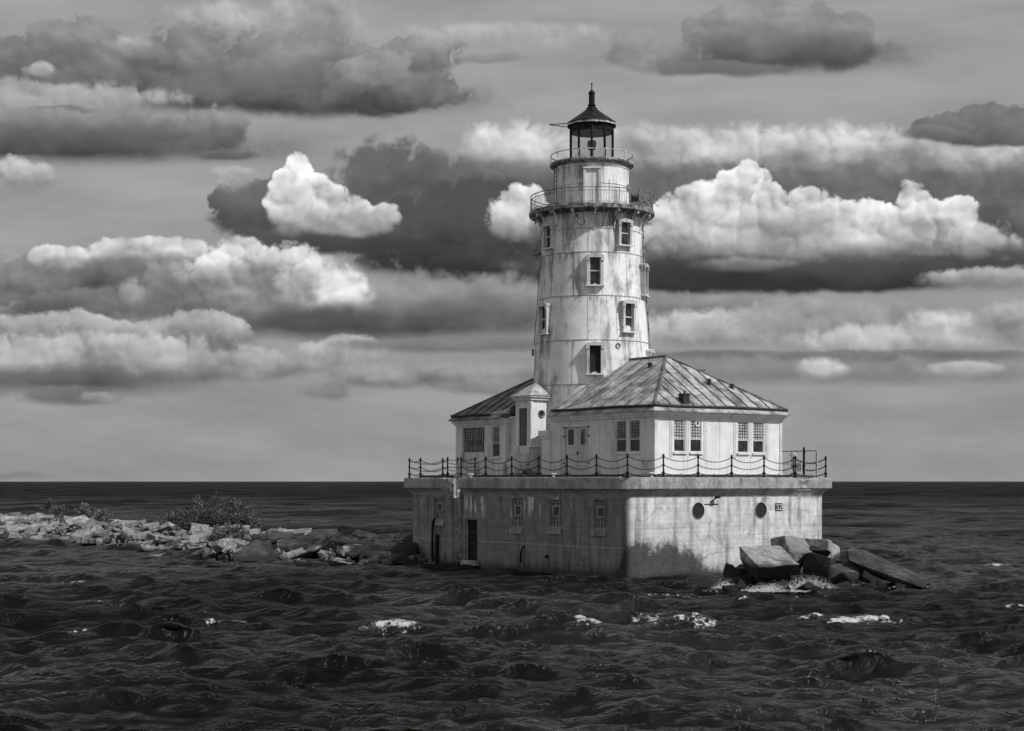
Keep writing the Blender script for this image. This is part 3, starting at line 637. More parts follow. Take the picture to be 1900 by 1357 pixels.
# pier windows
for (a0, a1, t0, t1) in PH['win']:
    wn = MB(); fn = faceL(WI)
    wn.fbox(fn, a0 + .01, a1 - .01, t0 + .12, t1 - .01, -.20, -.16)
    g_ = wn.build('window', M['blockdark'], pier)
    mu = MB(); W_ = a1 - a0; h0 = t0 + .12; Hh = t1 - h0 - .01
    for i in range(1, 4): mu.fbox(fn, a0 + W_ * i / 4 - .012, a0 + W_ * i / 4 + .012, h0, t1 - .01, -.158, -.135)
    nr = 7
    for i in range(1, nr): mu.fbox(fn, a0 + .01, a1 - .01, h0 + Hh * i / nr - .011, h0 + Hh * i / nr + .011, -.157, -.133)
    mu.build('glazing_bars', M['gutter'], g_)
    ca = MB(); m0, m1 = a0 + W_ * .24, a1 - W_ * .24; c0, c1 = h0 + Hh * .42, h0 + Hh * .74
    for bx in ((m0 - .04, m0, c0 - .04, c1 + .04), (m1, m1 + .04, c0 - .04, c1 + .04), (m0, m1, c0 - .04, c0), (m0, m1, c1, c1 + .04)): ca.fbox(fn, *bx, -.13, -.07)
    ca.build('casement_frame', M['sash'], g_)
    cp = MB(); cp.fbox(fn, m0, m1, c0, c1, -.125, -.10); cp.build('pane', M['glass'], g_)
    sl = MB(); sl.fbox(fn, a0 + .005, a1 - .005, t0, t0 + .118, -.28, .0 - .01); sl.fbox(fn, a0 - .09, a1 + .09, t0 - .28, t0 - .002, -.02, .10)
    sl.build('sill', M['cornice'], g_)
d0, d1 = 13.25, N0 - .12
db = MB(); db.fbox(faceL(WI), d0 + .02, d1 - .02, .52, 2.93, -.27, -.22); do = db.build('door', M['iron'], pier); tag(do, 'dark recessed door opening at the left of the shaded wall')
dh = MB(); 
for k in range(3):
    dh = MB(); dh.fbox(faceL(WI), d0 + .05, d1 - .06, .95 + k * .62, 1.0 + k * .62, -.218, -.20); dh.build('hinge_strap', M['gutter'], do)
st_ = MB(); st_.fbox(faceL(WI), d0 - .15, d1 + .1, .30, .60, -.05, .22); st_.build('doorstep', M['cornice'], pier, bevel=.03)
for (s, t) in PH['round']:
    rg = MB(); fn = faceR(WI); n = 32
    for (ra, rb_, na, nb) in ((.42, .45, .0, .03),):
        ii = [fn(s + math.cos(6.2832 * j / n) * ra, t + math.sin(6.2832 * j / n) * ra, -.03) for j in range(n)]
        i2 = [fn(s + math.cos(6.2832 * j / n) * ra, t + math.sin(6.2832 * j / n) * ra, nb) for j in range(n)]
        o2 = [fn(s + math.cos(6.2832 * j / n) * rb_, t + math.sin(6.2832 * j / n) * rb_, nb) for j in range(n)]
        o1 = [fn(s + math.cos(6.2832 * j / n) * rb_, t + math.sin(6.2832 * j / n) * rb_, -.03) for j in range(n)]
        rg.add(ii + i2 + o2 + o1, [(k * n + j, k * n + (j + 1) % n, (k + 1) * n + (j + 1) % n, (k + 1) * n + j) for k in range(3) for j in range(n)])
    ro = rg.build('porthole', M['cornice'], pier, smooth=40)
    pn = MB(); pn.poly([fn(s + math.cos(6.2832 * j / n) * .42, t + math.sin(6.2832 * j / n) * .42, -.025) for j in range(n)]); pn.build('pane', M['dark'], ro)
    bb = MB(); bb.fbox(fn, s - .02, s + .02, t - .41, t + .41, -.02, -.005); bb.build('bar', M['gutter'], ro)
# number plate
nb_, nt_ = onR(1444.5, 941, WI)
np_ = MB(); np_.fbox(faceR(WI), nb_ - .27, nb_ + .27, nt_ - .215, nt_ + .215, .004, .03); npo = np_.build('number_sign', M['plate'], pier, bevel=.008); tag(npo, 'small dark plate reading 32')
def digits():
    mb = MB(); fn = faceR(WI); sg = .033
    def stroke(pts):
        for p, q in zip(pts[:-1], pts[1:]):
            v = Vector((q[0] - p[0], q[1] - p[1])); nrm = Vector((-v.y, v.x)).normalized() * sg / 2; e = v.normalized() * sg * .4
            A = [(p[0] - e.x + nrm.x, p[1] - e.y + nrm.y), (p[0] - e.x - nrm.x, p[1] - e.y - nrm.y), (q[0] + e.x - nrm.x, q[1] + e.y - nrm.y), (q[0] + e.x + nrm.x, q[1] + e.y + nrm.y)]
            mb.hexa([fn(nb_ + a, nt_ + b, .031) for a, b in A] + [fn(nb_ + a, nt_ + b, .040) for a, b in A])
    th = [(-.19, .13)]
    stroke([(-.20, .10), (-.17, .14), (-.10, .15), (-.05, .12), (-.045, .06), (-.08, .01), (-.13, .0)])
    stroke([(-.13, .0), (-.07, -.01), (-.035, -.06), (-.05, -.12), (-.10, -.15), (-.17, -.14), (-.205, -.10)])
    stroke([(.045, .09), (.07, .13), (.12, .15), (.18, .13), (.205, .08), (.18, .02), (.05, -.14), (.215, -.14)])
    return mb
digits().build('numerals', M['digit'], npo)
# ladder in the notch
ld = MB()
for yy in (14.98, 15.38): ld.box(.20, .25, yy - .025, yy + .025, .25, ZD + .95)
for zz in (1.0, 2.6, 4.2): ld.box(.25, NB, 15.0, 15.04, zz, zz + .04); ld.box(.25, NB, 15.34, 15.38, zz, zz + .04)
for k in range(19): ld.box(.205, .245, 15.0, 15.36, .5 + k * .3, .535 + k * .3)
ld.build('ladder', M['rail'], pier)
# stays and stuff on the wall
fd = MB()
c = onL(814.5, 1035, WI); yy = c[0]
fd.tube([(WI - .12, yy + .25, 3.0), (WI - .2, yy + .32, 2.75), (WI - .16, yy + .45, 2.3), (WI - .14, yy + .50, 1.2), (WI - .14, yy + .5, -.6)], .075, 8)
fd.tube([(WI - .10, yy + .05, 2.0), (WI - .10, yy + .08, .6), (WI - .1, yy + .1, -.6)], .11, 8)
fo = fd.build('rusted_pipe', M['iron'], pier, smooth=50)
hk = MB(); c = onL(973, 1030, WI)
hk.tube([(WI + .02, c[0], c[1] + .45), (WI - .16, c[0], c[1] + .4), (WI - .18, c[0] + .06, c[1] + .1), (WI - .12, c[0] + .2, c[1] - .25), (WI - .1, c[0] + .18, c[1] - .4)], .06, 8)
hk.build('mooring_hook', M['iron'], pier, smooth=50); hk = MB()
c = onL(1016, 1033, WI); hk.tube([(WI + .05, c[0], c[1]), (WI - .12, c[0], c[1])], .10, 10)
hk.build('mooring_eye', M['iron'], pier, smooth=50)
bk = MB(); c = onR(1321, 925, WI - .05)
bk.tube([(c[0] - .05, WI + .05, c[1] - .22), (c[0] + .02, WI - .22, c[1] - .05), (c[0] + .18, WI - .36, c[1] + .10)], .035, 6)
bk.fbox(faceR(WI), c[0] - .5, c[0] + .5, c[1] - .33, c[1] - .29, .002, .03); bk.fbox(faceR(WI), c[0] + .0, c[0] + .3, c[1] + .0, c[1] + .12, .25, .4)
bk.build('hoist_bracket', M['iron'], pier)

# ------------------------------------------------------------------ deck things
def fence():
    t = thing('chain_railing', 'black iron posts with three sagging chains round the edge of the pier deck', 'railing', (0, 0, ZD))
    sp = 2.44; I0, I1, Aend = 0.0, 14.64, 20.06
    seqs = [[(0, k * sp) for k in range(0, 7)][::-1] + [(k * sp, 0) for k in range(1, 7)] + [(I1, k * sp) for k in range(1, 9)] + [(I1 - k * sp, Aend) for k in range(0, 7)] + [(0, 18.86), (0, 16.0), (.72, 16.0)],
            [(0, 14.64), (.72, 14.25)]]
    seqs[0][seqs[0].index((I1 - 6 * sp, Aend))] = (0, Aend)
    done = set()
    for sq in seqs:
        for (x, y) in sq:
            k = (round(x, 2), round(y, 2))
            if k in done: continue
            done.add(k)
            mb = MB(); mb.lathe([(.10, ZD - .01), (.10, ZD + .04), (.055, ZD + .06), (.05, ZD + .12), (.085, ZD + .19), (.085, ZD + .25), (.045, ZD + .32), (.042, ZD + 1.08), (.062, ZD + 1.09), (.062, ZD + 1.15), (.02, ZD + 1.21)], 12, (x, y))
            for hh in (1.06, .64, .24): mb.lathe([(.058, ZD + hh - .05), (.07, ZD + hh), (.058, ZD + hh + .05)], 10, (x, y))
            mb.build('post', M['iron'], t, smooth=40)
        for (p, q) in zip(sq[:-1], sq[1:]):
            L = math.hypot(q[0] - p[0], q[1] - p[1])
            for hh, sg in ((1.06, .26), (.64, .24), (.24, .20)):
                sag = sg * (L / sp) ** 1.2 * random.uniform(.85, 1.1)
                if L < .9: sag = .05
                mb = MB(); n = max(4, int(L / .11)); pv = None
                ps = [Vector((p[0] + (q[0] - p[0]) * i / n, p[1] + (q[1] - p[1]) * i / n, ZD + hh - sag * 4 * (i / n) * (1 - i / n))) for i in range(n + 1)]
                for i in range(n):
                    a, b = ps[i], ps[i + 1]; d = (b - a).normalized(); up = Vector((0, 0, 1)); sd = d.cross(up).normalized(); up = sd.cross(d)
                    if i % 2: sd, up = up, sd
                    c = (a + b) / 2; hl = (b - a).length * .5 + .006; pts = []
                    for (u, v) in ((-1, 0), (-.6, .75), (.6, .75), (1, 0), (.6, -.75), (-.6, -.75)): pts.append(c + d * u * hl + up * v * .030)
                    pts.append(pts[0]); mb.tube(pts, .013, 4, cap=False)
                mb.build('chain', M['iron'], t)
    return t
fence()
def bitt(px, lab):
    a, _ = onL(px, 880, .02); t = thing('mooring_bollard', lab, 'bollard', (-.02, a, ZD), 'small bollards along the deck edge')
    m_ = MB(); m_.lathe([(.075, ZD - .02), (.07, ZD + .12), (.13, ZD + .14), (.17, ZD + .17), (.17, ZD + .21), (.10, ZD + .235)], 14, (-.02, a)); m_.build('post', M['trim'], t, smooth=40)
bitt(875.5, 'small white mushroom bollard on the deck edge near the notch and ladder')
bitt(1028.5, 'small white mushroom bollard on the deck edge in front of the double door')
bitt(1210, 'small white bollard on the deck edge below the sunlit house corner')
# metal frame at the right end of the deck
fr = thing('metal_handrail', 'tall rusty pipe handrail frame at the right end of the pier deck', 'railing', (14.2, 1.5, ZD))
X_ = 14.25
for yy, m_ in ((3.1, 'rail'), (2.2, 'rail'), (1.2, 'rail'), (.35, 'palerail'), (-.02 + .3, 'palerail')):
    p = MB(); p.tube([(X_, yy, ZD), (X_, yy, ZD + 1.52)], .032, 8); p.build('post', M[m_], fr)
for zz, m_ in ((1.5, 'rail'), (.78, 'palerail')):
    p = MB(); p.tube([(X_, 3.1, ZD + zz), (X_, .28, ZD + zz)], .03, 8); p.build('rail', M[m_], fr)
p = MB(); p.tube([(13.95, 1.0, ZD), (13.95, 1.0, ZD + 1.7)], .06, 8); p.build('post', M['iron'], fr)
bx = thing('float_box', 'pale battered equipment box and rolled hose hanging on the metal handrail', 'box', (13.9, 1.3, ZD))
p = MB(); p.box(13.8, 14.05, 1.05, 1.42, ZD + .35, ZD + .85); p.build('box', M['palerail'], bx, bevel=.02)
p = MB(); p.tube([(14.1, 2.0 + .25 * math.cos(k * .5), ZD + 1.2 + .18 * math.sin(k * .5)) for k in range(13)], .05, 6); p.tube([(14.1, 2.0, ZD + 1.0), (14.0, 2.1, ZD + .6), (14.05, 1.9, ZD + .1)], .025, 6); p.build('hose', M['trim'], bx, smooth=60)

# ------------------------------------------------------------------ houses
BX0, BX1 = 2.74, 12.15
def win_unit(parent, fn, s0, s1, t0, t1, cols_, rows_, split=.43, block='block', bar=.02, depth=.09):
    """sash window: glass block light above, dark opening below, in a recess of given depth"""
    tm = t0 + (t1 - t0) * split
    fr_ = MB()
    for b in ((s0, s0 + .05, t0, t1), (s1 - .05, s1, t0, t1), (s0 + .05, s1 - .05, t0, t0 + .05), (s0 + .05, s1 - .05, t1 - .05, t1), (s0 + .05, s1 - .05, tm - .03, tm + .03)):
        fr_.fbox(fn, *b, -depth + .005, -depth + .07)
    wo_ = fr_.build('window', M['sash'], parent)
    p = MB(); p.fbox(fn, s0 + .05, s1 - .05, tm + .03, t1 - .05, -depth + .01, -depth + .03); p.build('glass_blocks', M[block], wo_)
    p = MB(); p.fbox(fn, s0 + .05, s1 - .05, t0 + .05, tm - .03, -depth + .012, -depth + .03); p.build('pane', M['glass'], wo_)
    p = MB(); A0, A1, B0, B1 = s0 + .05, s1 - .05, tm + .03, t1 - .05
    for i in range(1, cols_): c = A0 + (A1 - A0) * i / cols_; p.fbox(fn, c - bar / 2, c + bar / 2, B0, B1, -depth + .032, -depth + .052)
    for i in range(1, rows_): c = B0 + (B1 - B0) * i / rows_; p.fbox(fn, A0, A1, c - bar / 2, c + bar / 2, -depth + .033, -depth + .054)
    p.build('glazing_bars', M['gutter'], wo_)
    p = MB(); p.fbox(fn, s0 - .07, s1 + .07, t0 - .11, t0 - .012, -.01, .10); p.build('sill', M['trim'], wo_)
    return wo_

def hip_roof(x0, x1, y0, y1, ze, zr, ridge_pts, th=.12):
    """four slopes given by eave rectangle and ridge line end points ((xa, ya),(xb, yb))"""
    (xa, ya), (xb, yb) = ridge_pts
    e = [(x0, y0, ze), (x1, y0, ze), (x1, y1, ze), (x0, y1, ze)]; a = (xa, ya, zr); b = (xb, yb, zr)
    return e, a, b

def seams(mb, A, B, C, D, n, w_=.03, h=.05, start=0.):
    """standing seams on a slope: eave A-B; upper edge C-D (may coincide); seams run straight up the slope until they meet an edge"""
    A, B, C, D = map(Vector, (A, B, C, D)); e = (B - A).normalized(); L = (B - A).length
    nrm = (B - A).cross((C + D) / 2 - A).normalized()
    if nrm.z < 0: nrm = -nrm
    up = nrm.cross(e).normalized()
    if up.z < 0: up = -up
    def coord(p): return ((p - A).dot(e), (p - A).dot(up))
    poly = [(0, 0), (L, 0), coord(D), coord(C)]
    for i in range(n):
        s = start + (L - 2 * start) * (i + .5) / n; hit = []
        for k in range(4):
            p, q = poly[k], poly[(k + 1) % 4]
            if abs(q[0] - p[0]) < 1e-6: continue
            f = (s - p[0]) / (q[0] - p[0])
            if -1e-6 <= f <= 1 + 1e-6: hit.append(p[1] + (q[1] - p[1]) * f)
        if len(hit) < 2: continue
        t0, t1 = min(hit), max(hit)
        if t1 - t0 < .3: continue
        P0 = A + e * s + up * (t0 + .02); P1 = A + e * s + up * (t1 - .04)
        s2 = e * w_ / 2
        mb.hexa([P0 - s2 - nrm * .02, P0 + s2 - nrm * .02, P1 + s2 - nrm * .02, P1 - s2 - nrm * .02, P0 - s2 + nrm * h, P0 + s2 + nrm * h, P1 + s2 + nrm * h, P1 - s2 + nrm * h])

ZE = 9.10     # main slope eave (gutter) level
ZR = 12.12
def house(name, label, y0, y1, apex, other, near, H_L, H_R, roofm, wallm_L, wallm_R):
    """y0..y1 along the shaded side. other: y where the ridge meets the tower"""
    root = thing(name, label, 'house', ((BX0 + BX1) / 2, (y0 + y1) / 2, ZD))
    cx = (BX0 + BX1) / 2; zt = 8.78; z0 = ZD - .01
    m1 = MB(); holed(m1, faceL(BX0), y0, y1, z0, zt, H_L, .16)
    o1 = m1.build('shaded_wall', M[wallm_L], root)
    m2 = MB(); 
    holed(m2, faceR(y0), BX0, BX1, z0, zt, H_R, .16)
    for p, q in (((BX1, y0), (BX1, y1)), ((BX1, y1), (BX0, y1))):
        m2.poly([(p[0], p[1], z0), (q[0], q[1], z0), (q[0], q[1], zt), (p[0], p[1], zt)])
    o2 = m2.build('sunlit_wall' if near else 'wall', M[wallm_R], root)
    # corner boards, base board, vertical plate joints
    tr = MB(); e = .035
    for (x, y) in ((BX0, y0), (BX0, y1)):
        sgn = 1 if y == y0 else -1
        tr.box(x - e, x + .16, min(y - sgn * e, y + sgn * .0), max(y - sgn * e, y + sgn * .0), z0 + .2, zt - .05)
        tr.box(x - e, x, min(y, y + sgn * .16), max(y, y + sgn * .16), z0 + .2, zt - .05)
    tr.box(BX1 - .16, BX1 + e, y0 - e, y0, z0 + .2, zt - .05)
    tr.box(BX0 - .06, BX1 + .06, y0 - .06, y0 + .01, z0, z0 + .22); tr.box(BX0 - .061, BX0 - .001, y0 + .012, y1, z0, z0 + .22)
    tr.box(BX0 - .05, BX1 + .05, y0 - .05, y0 - .001, zt - .20, zt - .05); tr.box(BX0 - .052, BX0 - .001, y0 + .002, y1, zt - .20, zt - .05)
    tr.build('corner_boards', M['trim'], root)
    # eave soffit with moulding
    sf = MB(); ov = .42
    sf.box(BX0 - ov, BX1 + .26, y0 - ov if near else y0 - .02, y1 + (.02 if near else .24), zt, zt + .06)
    sf.box(BX0 - .26, BX1 + .17, (y0 - .26) if near else y0, y1 + (0 if near else .16), zt - .14, zt - .002)
    sf.box(BX0 - .14, BX1 + .09, (y0 - .14) if near else y0, y1 + (0 if near else .09), zt - .26, zt - .142)
    sf.build('eave_moulding', M['trim'] if near else M['wallshade'], root)
    # roof: skirt below the gutter and main slopes above
    ex0, ex1 = BX0 - .24, BX1 + .12
    ey0 = y0 - .24 if near else y0 + .0; ey1 = y1 if near else y1 + .10
    kx0, kx1 = BX0 - .44, BX1 + .28; ky0 = y0 - .44 if near else y0; ky1 = y1 if near else y1 + .26
    rm = MB()
    if near: A_ = (cx, apex, ZR); B_ = (cx, other, ZR)
    else: A_ = (cx, other, ZR); B_ = (cx, apex, ZR)
    E = [(ex0, ey0, ZE), (ex1, ey0, ZE), (ex1, ey1, ZE), (ex0, ey1, ZE)]
    lo = -.0
    if near:
        rm.add(E + [A_, B_], [(0, 1, 4), (1, 2, 5, 4), (3, 0, 4, 5), (2, 3, 5)])
    else:
        rm.add(E + [A_, B_], [(2, 3, 5), (1, 2, 5, 4), (3, 0, 4, 5), (0, 1, 4)])
    K = [(kx0, ky0, ZE - .26), (kx1, ky0, ZE - .26), (kx1, ky1, ZE - .26), (kx0, ky1, ZE - .26)]
    E2 = [(p[0], p[1], ZE - .04) for p in E]
    rm.add(K + E2, [(0, 1, 5, 4), (1, 2, 6, 5), (2, 3, 7, 6), (3, 0, 4, 7)])
    rm.add(E2 + E, [(0, 1, 5, 4), (1, 2, 6, 5), (2, 3, 7, 6), (3, 0, 4, 7)])
    rm.add([(p[0], p[1], p[2] - .0) for p in K] + [(p[0], p[1], p[2] - .05) for p in K], [(0, 1, 5, 4), (1, 2, 6, 5), (2, 3, 7, 6), (3, 0, 4, 7), (4, 5, 6, 7)])
    ro = rm.build('roof', M[roofm], root)
    sm = MB()
    if near:
        seams(sm, E[0], E[1], A_, A_, 12); seams(sm, E[3], E[0], B_, A_, 9)
        seams(sm, E[1], E[2], A_, B_, 9)
        for p in (E[0], E[1]): sm.tube([Vector(p) + Vector((0, 0, .03)), Vector(A_) + Vector((0, 0, .03))], .075, 6)
        sm.tube([Vector(A_) + Vector((0, 0, .02)), Vector(B_) + Vector((0, 0, .02))], .075, 6)
    else:
        seams(sm, E[3], E[0], B_, A_, 6); seams(sm, E[2], E[3], B_, B_, 10)
        sm.tube([Vector(E[3]) + Vector((0, 0, .03)), Vector(B_) + Vector((0, 0, .03))], .06, 6)
    so = sm.build('seams', M['seam'], ro, smooth=40)
    # gutter
    gt = MB(); gh = .10
    def run(p, q):
        n = 14; pts = []
        for i in range(n + 1):
            f = i / n; pts.append((p[0] + (q[0] - p[0]) * f, p[1] + (q[1] - p[1]) * f, ZE + .0 + .018 * math.sin(f * 9 + p[0])))
        gt.tube(pts, .075, 8)
    if near: run((ex0 - .05, ey0 - .05, 0), (ex1 + .05, ey0 - .05, 0)); run((ex0 - .05, ey1 - .3, 0), (ex0 - .05, ey0 - .05, 0))
    else: run((ex0 - .05, ey1 + .05, 0), (ex0 - .05, ey0 + 1.0, 0))
    gt.build('gutter', M['gutter'], ro, smooth=60)
    return root, ro
def hR(px0, px1, py0, py1, a): 
    c = onR(px0, py0, a); d = onR(px1, py1, a); return (c[0], d[0], d[1], c[1])
def hL(px0, px1, py0, py1, b):
    c = onL(px0, py0, b); d = onL(px1, py1, b); m_ = onL((px0 + px1) / 2, py0, b)[1]; k = onL((px0 + px1) / 2, py1, b)[1]
    return (min(c[0], d[0]), max(c[0], d[0]), k, m_)
def cr4(x0, x1, y0, y1): return (1130 + x0 / 4.318, 1130 + x1 / 4.318, 640 + y0 / 4.318, 640 + y1 / 4.318)
def cr3(x0, x1, y0, y1): return (820 + x0 / 5.22, 820 + x1 / 5.22, 640 + y0 / 5.22, 640 + y1 / 5.22)
ya, yb = 1.0, 9.6
zW0, zW1 = 6.72, 8.38
HR = []
for (x0, x1) in ((520, 614), (651, 742), (1031, 1117), (1153, 1240)):
    h = hR(*cr4(x0, x1, 584, 866), ya); HR.append((h[0], h[1], zW0 - .02, zW1))
HL = []
for (x0, x1) in ((58, 139), (163, 248)):
    h = hL(*cr4(x0, x1, 584, 868), BX0); HL.append((h[0], h[1], zW0 - .02, zW1))
dd = hL(*cr3(1188, 1428, 795, 1250), BX0); HL.append((dd[0], dd[1], ZD + .05, dd[3]))
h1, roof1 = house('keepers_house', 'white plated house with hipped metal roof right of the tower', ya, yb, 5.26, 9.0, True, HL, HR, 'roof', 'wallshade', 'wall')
for h in HR[:4]: win_unit(h1, faceR(ya), h[0], h[1], h[2], h[3], 4, 6, .40, bar=.028)
for h in HL[:2]: win_unit(h1, faceL(BX0), h[0], h[1], h[2], h[3], 4, 6, .40, 'blockdark', bar=.028)
# window surrounds with rows of rivets, plate joints
sr = MB(); fn = faceR(ya)
for i in (0, 2):
    s0, s1 = HR[i][0] - .12, HR[i + 1][1] + .12
    for b in ((s0 - .22, s0, 6.4, 8.5), (s1, s1 + .22, 6.4, 8.5)): sr.fbox(fn, *b, .001, .014)
    m0, m1 = HR[i][1] + .06, HR[i + 1][0] - .06; sr.fbox(fn, m0, m1, 6.8, 8.45, .001, .02)
    sr.fbox(fn, s0 + .001, s1 - .001, 8.40, 8.47, .001, .035)
for s in (BX0 + 2.05, (HR[1][1] + HR[2][0]) / 2, (HR[1][1] + HR[2][0]) / 2 - 1.0, BX1 - 1.3, (HR[0][0] + HR[1][1]) / 2, (HR[2][0] + HR[3][1]) / 2):
    zt_ = 8.5 if abs(s - (HR[0][0] + HR[1][1]) / 2) > .2 and abs(s - (HR[2][0] + HR[3][1]) / 2) > .2 else 6.55
    sr.fbox(fn, s - .012, s + .012, 5.6, zt_, .0012, .016)
sr.build('plate_joints', M['trim'], h1)
rv = MB()
for i in (0, 2):
    for s in (HR[i][0] - .17, HR[i][0] - .30, HR[i + 1][1] + .17, HR[i + 1][1] + .30, (HR[i][1] + HR[i + 1][0]) / 2):
        for k in range(24):
            t = 6.45 + k * .085; n1 = .022; rv.fbox(fn, s - .018, s + .018, t - .012, t + .012, .014, n1 + .012)
rv.build('rivets', M['rail'], h1)
sl = MB(); fn2 = faceL(BX0)
for s in (2.0, 5.0, 5.85, HL[2][1] + .35, HL[0][1] + .3): sl.fbox(fn2, s - .012, s + .012, 5.6, 8.5, .0012, .018)
s0, s1 = HL[1][0] - .12, HL[0][1] + .12
for b in ((s0 - .2, s0, 6.4, 8.5), (s1, s1 + .2, 6.4, 8.5)): sl.fbox(fn2, *b, .001, .014)
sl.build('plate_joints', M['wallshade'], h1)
# double door
dw = HL[2]; fr_ = MB()
for b in ((dw[0] - .10, dw[0], ZD + .04, dw[3] + .10), (dw[1], dw[1] + .10, ZD + .04, dw[3] + .10), (dw[0], dw[1], dw[3], dw[3] + .10)): fr_.fbox(fn2, *b, -.02, .045)
fr_.build('door_frame', M['trim'], h1)
mid = (dw[0] + dw[1]) / 2
for k, (s0, s1) in enumerate(((dw[0] + .01, mid - .015), (mid + .015, dw[1] - .01))):
    p = MB(); p.fbox(fn2, s0, s1, dw[2] + .01, dw[3] - .01, -.12, -.07); d_o = p.build('door', M['door'], h1, bevel=.006)
    w0, w1 = s0 + (s1 - s0) * .28, s1 - (s1 - s0) * .22
    t0_, t1_ = 7.15, 8.02
    p = MB()
    for b in ((w0 - .05, w0, t0_ - .05, t1_ + .05), (w1, w1 + .05, t0_ - .05, t1_ + .05), (w0, w1, t0_ - .05, t0_), (w0, w1, t1_, t1_ + .05)): p.fbox(fn2, *b, -.069, -.045)
    p.build('moulding', M['trim'], d_o)
    for zz in (6.05, 6.75): p = MB(); p.fbox(fn2, s0 + .1, s1 - .1, zz, zz + .05, -.069, -.05); p.build('cross_strip', M['trim'], d_o)
    p = MB(); p.fbox(fn2, w0, w1, t0_, t1_, -.069, -.062); p.build('pane' if k else 'panel', M['glass'] if k else M['worn'], d_o)
    if k:
        pass
p = MB()
for t in (6.1, 7.6, 8.1):
    for s in (dw[0] - .06, dw[1] - .06): p.fbox(fn2, s, s + .12, t, t + .08, .046, .075)
p.fbox(fn2, mid - .03, mid + .03, 6.6, 6.8, -.068, -.02); p.build('hinge', M['iron'], h1)
# things on the right roof
slopeR = (ZR - ZE) / (5.26 - (ya - .24)); slopeL = (ZR - ZE) / ((BX1 - BX0) / 2 + .24)
def roofR(px, py):     # point on the sunny slope seen at px, py
    y0e = ya - .24
    lo, hi = y0e, 5.2
    for _ in range(40):
        a = (lo + hi) / 2; b, z = onR(px, py, a); zz = ZE + (a - y0e) * slopeR
        if zz < z: lo = a
        else: hi = a
    return b, a, ZE + (a - y0e) * slopeR
def stub(x, y, z, r, h, cap=None, nm='roof_vent', m_='gutter'):
    mb = MB(); pr = [(r, z - .25), (r, z + h)]
    if cap: pr += [(r + cap, z + h), (r + cap, z + h + .06), (r * .3, z + h + .12)]
    mb.lathe(pr, 12, (x, y)); mb.build(nm, M[m_], roof1, smooth=40)
b, a, z = roofR(1270, 747); 
mb = MB(); mb.box(b - .22, b + .22, a - .18, a + .22, z - .3, z + .42); mb.box(b - .26, b + .26, a - .22, a + .26, z + .42, z + .47); mb.tube([(b, a, z + .47), (b, a, z + .62)], .05, 6); mb.build('roof_vent', M['gutter'], roof1)
b, a, z = roofR(1316, 714); stub(b, a, z, .11, .32)
b, a, z = roofR(1358, 721); stub(b, a, z, .10, .16, .05)
# vent on the shaded-side slope
def roofL(px, py):
    lo, hi = BX0 - .24, (BX0 + BX1) / 2
    for _ in range(40):
        b = (lo + hi) / 2; a, z = onL(px, py, b); zz = ZE + (b - BX0 + .24) * slopeL
        if zz < z: lo = b
        else: hi = b
    return b, a, ZE + (b - BX0 + .24) * slopeL
b, a, z = roofL(1206, 681); stub(b, a, z, .11, .14, .05)
mb = MB(); 
for yy in (1.25, 1.45): mb.tube([(BX1 - .35, yy, ZE - .1), (BX1 - .35, yy, ZE + .55)], .035, 6); mb.tube([(BX1 - .35, yy, ZE + .52), (BX1 - .35, yy, ZE + .58)], .055, 6)
mb.build('vent_pipe', M['palerail'], roof1)
mb = MB(); pts = []
for k in range(13):
    f = k / 12; bb_ = 7.6 + 1.75 * f; aa_ = 4.95 - .75 * math.sin(f * math.pi * .62) - .15 * f
    pts.append((bb_, aa_, ZE + (aa_ - ya + .24) * slopeR + .03))
mb.tube(pts, .028, 6); mb.build('cable', M['iron'], roof1)
mb = MB(); mb.tube([(BX0 - .12, ya + .55, ZD), (BX0 - .12, ya + .55, ZD + .95)], .035, 6); mb.tube([(BX0 - .12, ya + .75, ZD), (BX0 - .12, ya + .75, ZD + .95)], .035, 6)
mb.build('standpipe', M['palerail'], h1)
mb = MB(); c_ = onR(1294.5, 786, ya)
mb.lathe([(.10, 0), (.17, 0), (.17, .05), (.10, .05)], 18, (0, 0), closed=True)
mb.v = [(c_[0] + x, ya + .05 - z, c_[1] + y) for (x, y, z) in mb.v]; mb.build('vent_ring', M['trim'], h1, smooth=40)

yc, yd = 14.03, 19.02
big = hL(*cr3(198, 412, 775, 1048), BX0); nar = hL(*cr3(488, 560, 775, 1085), BX0)
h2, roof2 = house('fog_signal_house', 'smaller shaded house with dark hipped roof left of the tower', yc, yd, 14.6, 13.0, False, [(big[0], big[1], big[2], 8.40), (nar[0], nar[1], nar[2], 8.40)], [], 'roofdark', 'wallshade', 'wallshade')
win_unit(h2, faceL(BX0), nar[0], nar[1], nar[2], 8.40, 3, 6, .45, 'blockdark')
# wide glass block window
p = MB(); fn = faceL(BX0); s0, s1, t0, t1 = big[0], big[1], big[2], 8.40
for b_ in ((s0, s0 + .05, t0, t1), (s1 - .05, s1, t0, t1), (s0 + .05, s1 - .05, t0, t0 + .05), (s0 + .05, s1 - .05, t1 - .05, t1)): p.fbox(fn, *b_, -.14, -.06)
wo_ = p.build('window', M['sash'], h2)
p = MB(); p.fbox(fn, s0 + .05, s1 - .05, t0 + .05, t1 - .05, -.13, -.11); p.build('glass_blocks', M['blockdark'], wo_)
p = MB(); nc = 10; nr = 10
for i in range(1, nc): c = s0 + (s1 - s0) * i / nc; p.fbox(fn, c - .015, c + .015, t0 + .05, t1 - .05, -.108, -.085)
for i in range(1, nr): c = t0 + (t1 - t0) * i / nr; p.fbox(fn, s0 + .05, s1 - .05, c - .015, c + .015, -.107, -.083)
p.build('glazing_bars', M['gutter'], wo_)
